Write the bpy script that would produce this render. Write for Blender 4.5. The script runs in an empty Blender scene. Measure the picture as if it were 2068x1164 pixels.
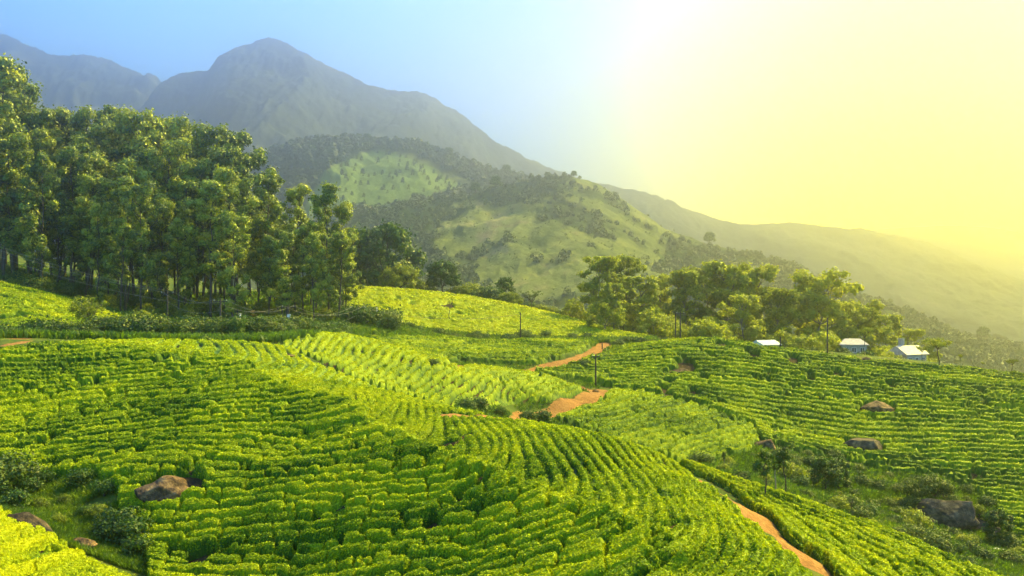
import bpy, bmesh, math, random
import numpy as np
from mathutils import Vector

scene = bpy.context.scene
R = math.radians
# ------------------------------------------------------------------ camera
F, CX, HY = 2029.0, 1034.0, 600.0          # focal length, centre and horizon in photo pixels
cam_d = bpy.data.cameras.new('camera')
cam = bpy.data.objects.new('camera', cam_d)
scene.collection.objects.link(cam)
cam.location = (0, 0, 0)
cam.rotation_euler = (R(90), 0, 0)
cam_d.sensor_width = 36.0
cam_d.lens = 36.0 * F / 2068.0
cam_d.shift_y = -(582.0 - HY) / 2068.0
cam_d.clip_start = 0.5
cam_d.clip_end = 30000
scene.camera = cam
# ------------------------------------------------------------------ light
SUN_AZ, SUN_EL = R(47), R(42)              # azimuth clockwise from the view axis (+Y)
sun_dir = Vector((math.sin(SUN_AZ)*math.cos(SUN_EL), math.cos(SUN_AZ)*math.cos(SUN_EL), math.sin(SUN_EL)))
sd = bpy.data.lights.new('sun', 'SUN')
sd.energy = 5.0
sd.color = (1.0, 0.82, 0.12)
sd.angle = R(0.53)
so = bpy.data.objects.new('sun', sd)
so.rotation_euler = sun_dir.to_track_quat('Z', 'Y').to_euler()
so.location = (100, 100, 300)
scene.collection.objects.link(so)

world = bpy.data.worlds.new('World')
scene.world = world
world.use_nodes = True
wn, wl = world.node_tree.nodes, world.node_tree.links
wn.clear()
w_out = wn.new('ShaderNodeOutputWorld')
w_bg = wn.new('ShaderNodeBackground')
sky = wn.new('ShaderNodeTexSky')
sky.sky_type = 'NISHITA'
sky.sun_disc = False
sky.sun_elevation = SUN_EL
sky.sun_rotation = SUN_AZ
sky.altitude = 1500
sky.air_density = 1.6
sky.dust_density = 0.6
sky.ozone_density = 5.0
w_bg.inputs['Strength'].default_value = 0.115
# added yellow glow painted into the sky, low at right and away from the sun
tc = wn.new('ShaderNodeTexCoord')
dot = wn.new('ShaderNodeVectorMath'); dot.operation = 'DOT_PRODUCT'
GLOW_AZ, GLOW_EL = R(29), R(0)
gd = Vector((math.sin(GLOW_AZ)*math.cos(GLOW_EL), math.cos(GLOW_AZ)*math.cos(GLOW_EL), math.sin(GLOW_EL)))
dot.inputs[1].default_value = gd
wl.new(tc.outputs['Generated'], dot.inputs[0])
ramp = wn.new('ShaderNodeValToRGB')
ramp.color_ramp.interpolation = 'B_SPLINE'
GLOW_STOPS = [(0.0, (0, 0, 0)), (0.48, (0.0, 0.0, 0.0)), (0.66, (0.12, 0.065, 0.0)), (0.80, (0.9, 0.58, 0.0)), (0.91, (7.0, 4.8, 0.0)), (0.97, (34.0, 23.0, 0.0)), (1.0, (60, 41, 0.0))]
AMAX = 60.0
els = ramp.color_ramp.elements
els[0].position = GLOW_STOPS[0][0]; els[1].position = GLOW_STOPS[-1][0]
for p, c in GLOW_STOPS[1:-1]:
    els.new(p)
for e, (p, c) in zip(els, GLOW_STOPS):
    e.color = (c[0]/AMAX, c[1]/AMAX, c[2]/AMAX, 1)
mr = wn.new('ShaderNodeMapRange'); mr.inputs['From Min'].default_value = 0.64; mr.inputs['From Max'].default_value = 1.0
wl.new(dot.outputs['Value'], mr.inputs['Value'])
wl.new(mr.outputs[0], ramp.inputs[0])
tint_ramp = wn.new('ShaderNodeValToRGB'); tint_ramp.color_ramp.interpolation = 'B_SPLINE'
TNT = [(0.0, (0.46, 0.82, 1.26)), (0.40, (0.43, 0.74, 1.08)), (0.58, (0.44, 0.62, 0.82)), (0.72, (0.47, 0.50, 0.46)), (0.84, (0.50, 0.42, 0.12)), (0.92, (0.42, 0.30, 0.02)), (1.0, (0.42, 0.30, 0.01))]
te = tint_ramp.color_ramp.elements
te[0].position = 0.0; te[1].position = 1.0
for p, c in TNT[1:-1]:
    te.new(p)
for e, (p, c) in zip(te, TNT):
    e.color = (c[0], c[1], c[2], 1)
wl.new(mr.outputs[0], tint_ramp.inputs[0])
mulc = wn.new('ShaderNodeMixRGB'); mulc.blend_type = 'MULTIPLY'; mulc.inputs[0].default_value = 1.0
wl.new(sky.outputs[0], mulc.inputs[1]); wl.new(tint_ramp.outputs[0], mulc.inputs[2])
gain = wn.new('ShaderNodeVectorMath'); gain.operation = 'SCALE'; gain.inputs['Scale'].default_value = AMAX
wl.new(ramp.outputs[0], gain.inputs[0])
add = wn.new('ShaderNodeMixRGB'); add.blend_type = 'ADD'; add.inputs[0].default_value = 1.0
wl.new(mulc.outputs[0], add.inputs[1]); wl.new(gain.outputs[0], add.inputs[2])
wl.new(add.outputs[0], w_bg.inputs['Color'])
wl.new(w_bg.outputs[0], w_out.inputs['Surface'])

vs = scene.view_settings
vs.view_transform = 'Standard'; vs.look = 'None'; vs.gamma = 1.0; vs.use_curve_mapping = False
vs.exposure = 1.7
scene.render.engine = 'CYCLES'
scene.cycles.max_bounces = 6
scene.cycles.diffuse_bounces = 3
scene.cycles.transmission_bounces = 4
scene.cycles.volume_bounces = 1
scene.cycles.use_denoising = True

# ------------------------------------------------------------------ helpers
rng = np.random.default_rng(11)
col = scene.collection

def W(px, py, d):
    return np.array([(px-CX)*d/F, d, (HY-py)*d/F])

def hash2(ix, iy, seed):
    h = (ix.astype(np.int64)*374761393 + iy.astype(np.int64)*668265263 + seed*982451653) & 0xffffffff
    h = ((h ^ (h >> 13))*1274126177) & 0xffffffff
    h = ((h ^ (h >> 16))*2246822519) & 0xffffffff
    return ((h ^ (h >> 15)) & 0xffffff)/float(0xffffff)

def vnoise(x, y, seed=0):
    x = np.asarray(x, float); y = np.asarray(y, float)
    ix = np.floor(x); iy = np.floor(y)
    fx = x-ix; fy = y-iy
    fx = fx*fx*fx*(fx*(fx*6-15)+10); fy = fy*fy*fy*(fy*(fy*6-15)+10)
    a = hash2(ix, iy, seed); b = hash2(ix+1, iy, seed); c = hash2(ix, iy+1, seed); d = hash2(ix+1, iy+1, seed)
    return (a+(b-a)*fx)*(1-fy)+(c+(d-c)*fx)*fy          # 0..1

def fbm(x, y, seed=0, o=4, g=0.5):
    s = 0; amp = 1; tot = 0
    for k in range(o):
        s = s+amp*vnoise(x*2**k, y*2**k, seed+k*17); tot += amp; amp *= g
    return s/tot

def ridged(x, y, seed=0, o=5, g=0.5):
    s = 0; amp = 1; tot = 0
    for k in range(o):
        s = s+amp*(1-np.abs(2*vnoise(x*2**k, y*2**k, seed+k*31)-1)); tot += amp; amp *= g
    return s/tot

def sstep(a, b, x):
    t = np.clip((x-a)/(b-a), 0, 1)
    return t*t*(3-2*t)

def inpoly(poly, x, y):
    ins = np.zeros(np.shape(x), bool)
    n = len(poly)
    for i in range(n):
        x1, y1 = poly[i]; x2, y2 = poly[(i+1) % n]
        if y1 == y2: continue
        c = ((y1 > y) != (y2 > y)) & (x < (x2-x1)*(y-y1)/(y2-y1)+x1)
        ins ^= c
    return ins

class TPS:
    def __init__(s, P, V, lam=1e-5):
        P = np.asarray(P, float); V = np.asarray(V, float); n = len(P)
        K = s.U(np.linalg.norm(P[:, None]-P[None], axis=2))+lam*np.eye(n)
        A = np.zeros((n+3, n+3)); A[:n, :n] = K; A[:n, n] = 1; A[:n, n+1:] = P
        A[n, :n] = 1; A[n+1:, :n] = P.T
        b = np.zeros(n+3); b[:n] = V
        s.w = np.linalg.solve(A, b); s.P = P
    @staticmethod
    def U(r):
        return np.where(r > 1e-9, r*r*np.log(np.maximum(r, 1e-9)), 0)
    def __call__(s, a, b):
        sh = np.shape(a); q = np.stack([np.ravel(a), np.ravel(b)], 1); out = np.empty(len(q)); n = len(s.P)
        for i in range(0, len(q), 60000):
            c = q[i:i+60000]
            r = np.sqrt((c[:, None, 0]-s.P[None, :, 0])**2+(c[:, None, 1]-s.P[None, :, 1])**2)
            out[i:i+60000] = s.U(r)@s.w[:n]+s.w[n]+c@s.w[n+1:]
        return out.reshape(sh)

class GridF:
    """TPS sampled once on a grid over (x/y, ln y), then bilinear"""
    def __init__(s, f, a0, a1, na, b0, b1, nb):
        s.a0, s.b0 = a0, b0; s.da = (a1-a0)/(na-1); s.db = (b1-b0)/(nb-1); s.na, s.nb = na, nb
        A, B = np.meshgrid(np.linspace(a0, a1, na), np.linspace(b0, b1, nb), indexing='ij')
        s.v = f(A, B)
    def __call__(s, a, b):
        x = np.clip((a-s.a0)/s.da, 0, s.na-1.001); y = np.clip((b-s.b0)/s.db, 0, s.nb-1.001)
        i = x.astype(int); j = y.astype(int); fx = x-i; fy = y-j
        v = s.v
        return (v[i, j]*(1-fx)+v[i+1, j]*fx)*(1-fy)+(v[i, j+1]*(1-fx)+v[i+1, j+1]*fx)*fy

def mesh_q(name, V, Fq, mat, attrs=None, smooth=None, vattrs=None):
    V = np.ascontiguousarray(V, np.float32); Fq = np.ascontiguousarray(Fq, np.int32); n = len(Fq)
    me = bpy.data.meshes.new(name)
    me.vertices.add(len(V)); me.vertices.foreach_set('co', V.ravel())
    me.loops.add(n*4); me.loops.foreach_set('vertex_index', Fq.ravel())
    me.polygons.add(n)
    me.polygons.foreach_set('loop_start', np.arange(0, n*4, 4, dtype=np.int32))
    if smooth is None: smooth = np.zeros(n, bool)
    elif smooth is True: smooth = np.ones(n, bool)
    me.update(calc_edges=True)
    me.polygons.foreach_set('use_smooth', smooth)
    for k, v in (attrs or {}).items():
        at = me.attributes.new(k, 'FLOAT', 'FACE'); at.data.foreach_set('value', np.ascontiguousarray(v, np.float32))
    for k, v in (vattrs or {}).items():
        at = me.attributes.new(k, 'FLOAT', 'POINT'); at.data.foreach_set('value', np.ascontiguousarray(v, np.float32))
    if mat: me.materials.append(mat)
    me.update()
    return me

def link(name, me, parent=None, loc=(0, 0, 0)):
    o = bpy.data.objects.new(name, me); col.objects.link(o); o.location = loc
    if parent: o.parent = parent
    return o

def tag(o, label, cat, group=None):
    o['label'] = label; o['category'] = cat
    if group: o['group'] = group
    return o

def empty(name, loc, label, cat, group=None):
    o = bpy.data.objects.new(name, None); col.objects.link(o); o.location = loc; o.empty_display_size = 0.3
    return tag(o, label, cat, group)

def dup(root, loc, rz=0, sc=1.0, label=None, group=None):
    r = root.copy(); col.objects.link(r); r.location = loc; r.rotation_euler = (0, 0, rz)
    r.scale = (sc, sc, sc) if not hasattr(sc, '__len__') else sc
    if label: r['label'] = label
    if group: r['group'] = group
    for ch in list(root.children):
        c = ch.copy(); col.objects.link(c); c.parent = r
        for g in list(ch.children):
            d = g.copy(); col.objects.link(d); d.parent = c
    return r

def leaf_quads(C, N, size, rg, asp=1.5):
    """n leaf quads at C facing about N"""
    n = len(C)
    N = N/np.maximum(np.linalg.norm(N, axis=1, keepdims=True), 1e-6)
    r = rg.normal(size=(n, 3)); u = np.cross(N, r); u /= np.maximum(np.linalg.norm(u, axis=1, keepdims=True), 1e-6)
    v = np.cross(N, u)
    size = np.broadcast_to(size, (n,))[:, None]
    u = u*size*0.5*asp; v = v*size*0.5
    fold = N*size*0.12
    V = np.stack([C-u, C-v+fold, C+u, C+v+fold], 1).reshape(-1, 3)       # lozenge, slightly folded
    return V, np.arange(4*n).reshape(n, 4)

def tube(path, rad, seg=6):
    """tapered tube along a list of points; returns V, F(quads)"""
    P = np.asarray(path, float); n = len(P); V = []; 
    for i in range(n):
        t = P[min(i+1, n-1)]-P[max(i-1, 0)]; t /= max(np.linalg.norm(t), 1e-9)
        a = np.cross(t, [0.31, 0.93, 0.17]); a /= np.linalg.norm(a); b = np.cross(t, a)
        for k in range(seg):
            th = 2*math.pi*k/seg
            V.append(P[i]+rad[i]*(math.cos(th)*a+math.sin(th)*b))
    Fq = [[i*seg+k, i*seg+(k+1) % seg, (i+1)*seg+(k+1) % seg, (i+1)*seg+k] for i in range(n-1) for k in range(seg)]
    V.append(P[0]); V.append(P[-1]); b0, b1 = n*seg, n*seg+1
    for k in range(0, seg, 2):
        Fq.append([b0, (k+2) % seg, (k+1) % seg, k]); e = (n-1)*seg
        Fq.append([b1, e+k, e+(k+1) % seg, e+(k+2) % seg])
    return np.array(V), np.array(Fq)

def merge(parts):
    Vs, Fs, o = [], [], 0
    for V, Fq in parts:
        Vs.append(V); Fs.append(Fq+o); o += len(V)
    return np.concatenate(Vs), np.concatenate(Fs)

def boxq(c, s, rz=0):
    x, y, z = np.array(s)/2.0
    V = np.array([[-x, -y, -z], [x, -y, -z], [x, y, -z], [-x, y, -z], [-x, -y, z], [x, -y, z], [x, y, z], [-x, y, z]])
    ca, sa = math.cos(rz), math.sin(rz)
    V = np.stack([V[:, 0]*ca-V[:, 1]*sa, V[:, 0]*sa+V[:, 1]*ca, V[:, 2]], 1)+np.array(c)
    return V, np.array([[0, 3, 2, 1], [4, 5, 6, 7], [0, 1, 5, 4], [1, 2, 6, 5], [2, 3, 7, 6], [3, 0, 4, 7]])

# ------------------------------------------------------------------ materials
def new_mat(name):
    m = bpy.data.materials.new(name); m.use_nodes = True
    nt = m.node_tree; nt.nodes.clear()
    out = nt.nodes.new('ShaderNodeOutputMaterial')
    return m, nt, out

def ramp_node(nt, stops, fac=None):
    r = nt.nodes.new('ShaderNodeValToRGB'); e = r.color_ramp.elements
    e[0].position = stops[0][0]; e[1].position = stops[-1][0]
    for p, c in stops[1:-1]: e.new(p)
    for q, (p, c) in zip(e, stops): q.color = (*c, 1)
    if fac is not None: nt.links.new(fac, r.inputs[0])
    return r

def attr_node(nt, name):
    a = nt.nodes.new('ShaderNodeAttribute'); a.attribute_name = name
    return a.outputs['Fac']

def noise_node(nt, scale, detail=4, coord='Object', rough=0.6):
    t = nt.nodes.new('ShaderNodeTexCoord'); n = nt.nodes.new('ShaderNodeTexNoise')
    n.inputs['Scale'].default_value = scale; n.inputs['Detail'].default_value = detail; n.inputs['Roughness'].default_value = rough
    nt.links.new(t.outputs[coord], n.inputs['Vector'])
    return n.outputs['Fac']

def geo_noise(nt, scale, detail=4, rough=0.6):
    t = nt.nodes.new('ShaderNodeNewGeometry'); n = nt.nodes.new('ShaderNodeTexNoise')
    n.inputs['Scale'].default_value = scale; n.inputs['Detail'].default_value = detail; n.inputs['Roughness'].default_value = rough
    nt.links.new(t.outputs['Position'], n.inputs['Vector'])
    return n.outputs['Fac']

def math_node(nt, op, a, b=None):
    m = nt.nodes.new('ShaderNodeMath'); m.operation = op
    for i, v in enumerate((a, b)):
        if v is None: continue
        if isinstance(v, (int, float)): m.inputs[i].default_value = v
        else: nt.links.new(v, m.inputs[i])
    return m.outputs[0]

def mix_col(nt, fac, a, b, mode='MIX'):
    m = nt.nodes.new('ShaderNodeMixRGB'); m.blend_type = mode
    for i, v in enumerate((fac, a, b)):
        if isinstance(v, (int, float)): m.inputs[i].default_value = v
        elif isinstance(v, tuple): m.inputs[i].default_value = (*v, 1)
        else: nt.links.new(v, m.inputs[i])
    return m.outputs[0]

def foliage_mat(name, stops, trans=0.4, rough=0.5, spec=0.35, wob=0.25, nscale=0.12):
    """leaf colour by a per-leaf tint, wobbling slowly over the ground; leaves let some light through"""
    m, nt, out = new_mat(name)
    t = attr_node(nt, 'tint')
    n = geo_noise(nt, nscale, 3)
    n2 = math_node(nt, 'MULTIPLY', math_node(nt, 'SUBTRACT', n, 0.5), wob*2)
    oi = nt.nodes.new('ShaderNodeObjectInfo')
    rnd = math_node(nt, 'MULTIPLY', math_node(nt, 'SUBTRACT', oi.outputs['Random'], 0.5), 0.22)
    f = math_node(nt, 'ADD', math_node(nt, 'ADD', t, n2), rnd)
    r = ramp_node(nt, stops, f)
    p = nt.nodes.new('ShaderNodeBsdfPrincipled')
    nt.links.new(r.outputs[0], p.inputs['Base Color'])
    p.inputs['Roughness'].default_value = rough
    p.inputs['Specular IOR Level'].default_value = spec
    tr = nt.nodes.new('ShaderNodeBsdfTranslucent')
    tcx = mix_col(nt, 1.0, r.outputs[0], (1.25, 1.15, 0.5), 'MULTIPLY')
    nt.links.new(tcx, tr.inputs['Color'])
    mx = nt.nodes.new('ShaderNodeMixShader'); mx.inputs[0].default_value = trans
    nt.links.new(p.outputs[0], mx.inputs[1]); nt.links.new(tr.outputs[0], mx.inputs[2])
    nt.links.new(mx.outputs[0], out.inputs['Surface'])
    return m

def plain_mat(name, stops, scale=3.0, rough=0.85, spec=0.2, bump=0.3, detail=6, coord='Object'):
    m, nt, out = new_mat(name)
    n = noise_node(nt, scale, detail, coord)
    r = ramp_node(nt, stops, n)
    p = nt.nodes.new('ShaderNodeBsdfPrincipled')
    nt.links.new(r.outputs[0], p.inputs['Base Color'])
    p.inputs['Roughness'].default_value = rough; p.inputs['Specular IOR Level'].default_value = spec
    if bump:
        b = nt.nodes.new('ShaderNodeBump'); b.inputs['Strength'].default_value = bump; b.inputs['Distance'].default_value = 0.15
        nt.links.new(noise_node(nt, scale*2.7, detail, coord), b.inputs['Height']); nt.links.new(b.outputs[0], p.inputs['Normal'])
    nt.links.new(p.outputs[0], out.inputs['Surface'])
    return m

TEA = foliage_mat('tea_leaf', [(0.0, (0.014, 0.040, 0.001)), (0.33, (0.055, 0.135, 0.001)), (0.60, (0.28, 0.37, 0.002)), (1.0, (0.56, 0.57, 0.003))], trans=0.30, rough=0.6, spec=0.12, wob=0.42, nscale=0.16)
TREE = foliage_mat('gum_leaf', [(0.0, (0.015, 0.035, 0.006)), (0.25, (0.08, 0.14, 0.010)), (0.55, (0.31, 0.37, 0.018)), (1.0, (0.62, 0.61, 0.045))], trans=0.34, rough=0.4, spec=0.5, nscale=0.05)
BROAD = foliage_mat('broad_leaf', [(0.0, (0.012, 0.035, 0.005)), (0.5, (0.06, 0.13, 0.01)), (1.0, (0.2, 0.28, 0.012))], trans=0.35, nscale=0.1)
PALE = foliage_mat('pale_leaf', [(0.0, (0.06, 0.10, 0.01)), (0.45, (0.20, 0.26, 0.018)), (1.0, (0.46, 0.46, 0.03))], trans=0.48, nscale=0.1)
GLEAM = foliage_mat('shade_tree_leaf', [(0.0, (0.08, 0.12, 0.01)), (0.35, (0.26, 0.32, 0.018)), (1.0, (0.58, 0.58, 0.03))], trans=0.55, nscale=0.1)
SCRUB = foliage_mat('scrub_leaf', [(0.0, (0.02, 0.045, 0.006)), (0.45, (0.075, 0.13, 0.010)), (0.8, (0.19, 0.23, 0.02)), (1.0, (0.30, 0.23, 0.04))], trans=0.35, nscale=0.3)
GRASS = foliage_mat('grass_blade', [(0.0, (0.035, 0.08, 0.004)), (0.45, (0.11, 0.20, 0.008)), (0.85, (0.24, 0.29, 0.015)), (1.0, (0.32, 0.27, 0.05))], trans=0.4, nscale=0.25)
BARK = plain_mat('bark', [(0.3, (0.035, 0.026, 0.018)), (0.7, (0.10, 0.08, 0.06))], 2.0)
PALEBARK = plain_mat('pale_bark', [(0.3, (0.10, 0.08, 0.06)), (0.7, (0.28, 0.25, 0.2))], 1.2)
ROCK = plain_mat('rock', [(0.30, (0.025, 0.014, 0.008)), (0.45, (0.09, 0.05, 0.024)), (0.56, (0.21, 0.12, 0.05)), (0.75, (0.34, 0.22, 0.10))], 1.5, bump=1.0, detail=9)
DARKROCK = plain_mat('dark_rock', [(0.30, (0.022, 0.015, 0.010)), (0.50, (0.08, 0.052, 0.03)), (0.66, (0.2, 0.14, 0.075))], 1.2, bump=1.0, detail=9)
POLE = plain_mat('weathered_pole', [(0.3, (0.03, 0.025, 0.02)), (0.7, (0.085, 0.07, 0.055))], 3)
# ------------------------------------------------------------------ near terrain
CP = [
 # near hill: crest line, flank towards the camera, far side
 (450,694,104),(350,694,102),(560,702,104),(250,697,98),(150,708,94),(0,722,90),(-200,735,88),
 (500,760,86),(600,790,79),(700,840,70),(800,872,64),(900,905,57),(1000,935,52),(1100,960,48.5),(1300,1020,41),(1500,1100,34),(1600,1164,31),
 (640,752,90),(766,796,82),(850,821,77),(975,840,71.5),(1120,869,66),(1224,894,61),(1300,915,58),(1350,935,55.5),(1470,1010,45),(1560,1085,38),(1660,1164,32.5),
 (400,900,70),(200,900,73),(0,940,70),(0,850,79),(300,800,83),(150,760,88),(335,985,62),(600,900,68),(600,1000,58.5),(600,1100,53.5),(600,1164,51),
 (450,1050,58.5),(300,1164,53),(900,1164,43.5),(900,1100,46.3),(900,1000,52),(750,1050,52),(1200,1164,36.2),(1200,1100,39),(750,1164,47),
 (150,1030,62.5),(250,1090,58.5),(60,1000,65.5),(0,1040,56),(100,1100,53),(0,1164,46),(200,1164,50.5),(-150,1100,47),(-150,980,64),(1400,1164,33),
 (600,1300,41),(0,1300,37),(1034,1300,33),(1600,1300,26),(1900,1300,32),(300,1300,42),(1034,1600,24),(300,1600,28),(1800,1600,22),
 # path below the crest, strip beyond it
 (1360,952,63),(1420,985,57),(1470,1018,52),(1550,1088,43.5),(1640,1162,36.5),
 (1385,942,69),(1500,985,63),(1600,1020,59),(1700,1060,55),(1850,1115,51),(1960,1164,48),(1700,1120,46),(1800,1164,43),(2068,1210,46),(2200,1260,45),
 # gully
 (1420,960,82),(1500,965,98),(1600,1000,96),(1700,1030,95),(1850,1090,94),(2000,1140,92),(2120,1180,88),(1700,1110,76),(1900,1170,72),(2100,1230,68),(1560,1030,78),
 (1040,858,96),(1200,905,90),(1330,942,85),
 # lower right block and big right slope
 (1110,850,116),(1250,905,108),(1400,935,108),(1500,915,118),(1300,830,130),(1230,800,138),(1450,870,126),
 (1240,712,176),(1330,700,176),(1430,697,172),(1600,722,164),(1800,745,158),(2068,770,153),(2250,790,150),
 (1300,770,156),(1500,850,139),(1600,900,131),(1780,820,146),(1750,900,134),(1900,960,126),(2068,1000,121),(2068,1100,108),(2068,900,133),(2250,1000,118),(2250,900,130),(1450,760,157),(1650,800,149),(2000,1060,113),
 # spur with the path round its nose
 (1200,803,139),(1100,838,122),(1050,846,117),(1180,796,132),(1165,812,129),(1100,765,136),(970,750,134),(850,725,134),(750,695,134),(690,683,132),(620,690,124),
 (1000,800,119),(1120,800,126),(900,780,113),(800,750,112),(975,825,110),(860,818,98),(700,757,101),(780,787,99),(600,718,112),(930,835,104),
 (950,740,158),(1060,750,157),(1130,768,152),(1070,750,160),(1110,741,164),
 (760,690,163),(900,690,178),(1100,697,183),(1200,700,187),(800,712,152),(900,730,156),(1100,735,165),(1190,716,178),(1215,706,188),(1222,690,200),
 # bank and the bright hill
 (700,672,165),(900,687,194),(1100,691,200),(1300,692,204),(700,648,180),(800,663,196),(1000,683,203),(1200,687,207),(1310,683,212),
 (690,584,240),(800,588,242),(950,605,240),(1100,635,236),(1200,660,232),(850,625,218),(1000,645,219),(740,615,212),
 (690,610,300),(850,620,300),(1000,640,300),(1150,672,290),(1300,705,270),
 # left bank, small field, forest floor
 (100,695,122),(300,685,128),(500,685,132),(-100,690,122),(0,668,140),(150,667,143),(250,667,147),
 (0,580,168),(100,602,168),(200,636,165),(285,664,158),(-120,560,170),(60,630,152),
 (0,583,185),(100,600,185),(230,632,185),(400,652,178),(550,664,178),(650,664,180),(0,540,240),(300,590,250),(520,610,260),(-150,520,220),(350,560,330),(0,510,330),(620,610,280),
 # beyond the right crest, falling to the valley
 (1400,722,215),(1600,745,210),(1800,768,205),(2068,800,200),(1430,735,270),(1650,765,270),(1850,790,270),(2100,830,260),
 (1200,720,330),(1500,780,380),(1900,820,380),(800,640,420),(400,600,430),(1200,740,430),(2250,830,380),(0,560,430),(-300,560,430),(2400,900,200),(2400,1000,110),(-300,650,160),(-350,800,80),(-350,1100,50),
]
CPa = np.array(CP, float)
_Pa = np.stack([(CPa[:, 0]-CX)/F, np.log(CPa[:, 2])], 1)
_Z = (HY-CPa[:, 1])*CPa[:, 2]/F
TERR = GridF(TPS(_Pa, _Z, 2e-5), -0.9, 0.9, 620, math.log(11), math.log(540), 700)

def Zt(X, Y):
    X = np.asarray(X, float); Y = np.asarray(Y, float)
    return TERR(X/Y, np.log(Y))

def proj(X, Y, Z):
    return CX+F*X/Y, HY-F*Z/Y

_Ys = np.exp(np.linspace(math.log(20), math.log(500), 900))
def hit(px, py, dmin=20.0):
    """first point of the terrain seen through a photo pixel, beyond dmin"""
    a = (px-CX)/F
    z = TERR(np.full_like(_Ys, a), np.log(_Ys)); ray = (HY-py)*_Ys/F
    ok = (z >= ray) & (_Ys >= dmin)
    i = int(np.argmax(ok)) if ok.any() else int(np.argmin(np.abs(z-ray)+(_Ys < dmin)*1e3))
    if i > 0 and ok.any():
        g0 = ray[i-1]-z[i-1]; g1 = ray[i]-z[i]; t = g0/(g0-g1) if g0 != g1 else 0
        t = min(max(t, 0), 1)
        y = _Ys[i-1]*(1-t)+_Ys[i]*t
    else: y = _Ys[i]
    return np.array([a*y, y, float(Zt(a*y, y))])
def ground(px, d):
    x = (px-CX)*d/F
    return np.array([x, d, float(Zt(x, d))])

# ------------------------------------------------------------------ fields (outline as seen, depth limits along px)
FIELDS = {
 'near': dict(poly=[(-250,720),(0,716),(150,700),(250,690),(450,686),(560,694),(640,738),(766,788),(850,812),(975,832),(1120,860),(1230,888),(1300,908),(1350,930),(1400,962),(1480,1024),(1560,1095),(1645,1175),(1700,1300),
              (300,1300),(300,1164),(290,1120),(235,1055),(240,1000),(190,965),(60,975),(20,960),(0,935),(-250,930)],
              ymax=[(-250,94),(0,97),(250,107),(450,113),(560,112),(620,103),(700,97),(850,84),(975,78),(1120,72),(1230,66),(1300,62.5),(1350,59.5),(1400,55),(1480,47.5),(1560,40.3),(1645,34),(1700,30)], ymin=[(0,20)]),
 'strip': dict(poly=[(1368,938),(1500,978),(1600,1012),(1700,1052),(1850,1108),(1970,1164),(2068,1200),(2250,1300),(1780,1300),(1668,1164),(1560,1070),(1480,1000),(1400,955)],
              ymax=[(1368,72),(1500,66),(1600,62),(1700,58),(1850,54),(1960,51),(2068,49)], ymin=[(1368,64),(1420,59),(1480,53.5),(1560,45.5),(1645,38.5),(1700,35)]),
 'corner': dict(poly=[(-250,1000),(0,1030),(60,1062),(110,1088),(140,1108),(215,1108),(290,1136),(325,1164),(340,1300),(-250,1300)], ymax=[(-250,62),(0,56),(140,53),(300,50)], ymin=[(0,25)]),
 'spur': dict(poly=[(560,700),(640,682),(690,676),(750,688),(850,717),(970,743),(1100,758),(1175,788),(1182,803),(1150,812),(1060,814),(990,824),(972,838),(850,825),(700,770),(600,735)],
              ymax=[(560,126),(640,130),(700,138),(850,140),(970,140),(1100,142),(1180,137)], ymin=[(560,113),(620,105),(700,99),(850,93),(975,95),(1180,118)]),
 'shelf': dict(poly=[(735,686),(800,686),(1000,688),(1100,690),(1190,697),(1195,706),(1170,718),(1110,735),(1040,738),(960,735),(900,731),(830,720)],
              ymax=[(735,172),(900,183),(1200,192)], ymin=[(735,152),(900,152),(1200,165)]),
 'bright': dict(poly=[(692,582),(800,582),(950,599),(1100,629),(1200,655),(1320,682),(1300,690),(1200,689),(1000,684),(850,668),(760,642),(700,636),(688,620)],
              ymax=[(690,246),(1000,246),(1310,240)], ymin=[(690,186),(800,194),(1000,201),(1300,206)]),
 'small': dict(poly=[(-250,540),(0,572),(100,594),(200,628),(290,662),(250,664),(190,668),(110,672),(0,668),(-250,660)], ymax=[(0,174),(200,171),(290,165)], ymin=[(0,138)]),
 'block': dict(poly=[(1110,846),(1180,826),(1236,793),(1300,799),(1420,828),(1518,864),(1536,897),(1512,920),(1440,936),(1370,938),(1250,900)], ymax=[(1110,200)], ymin=[(1110,100)]),
 'slope': dict(poly=[(1065,748),(1110,737),(1160,730),(1250,705),(1330,692),(1430,690),(1600,714),(1800,738),(2068,762),(2250,780),(2250,1200),(2068,1125),(2030,1105),(2010,1020),(1900,965),(1800,960),(1700,925),(1600,915),(1540,895),(1520,860),(1420,822),(1300,793),(1235,785),(1160,768),(1090,765)],
              ymax=[(1065,170),(1240,182),(1430,178),(1600,170),(1800,164),(2068,158)], ymin=[(1065,95)]),
}
def infield(k, px, py, Y):
    f = FIELDS[k]
    up = np.array(f['ymax'], float); lo = np.array(f['ymin'], float)
    return inpoly(f['poly'], px, py) & (Y < np.interp(px, up[:, 0], up[:, 1])) & (Y > np.interp(px, lo[:, 0], lo[:, 1]))

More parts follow.
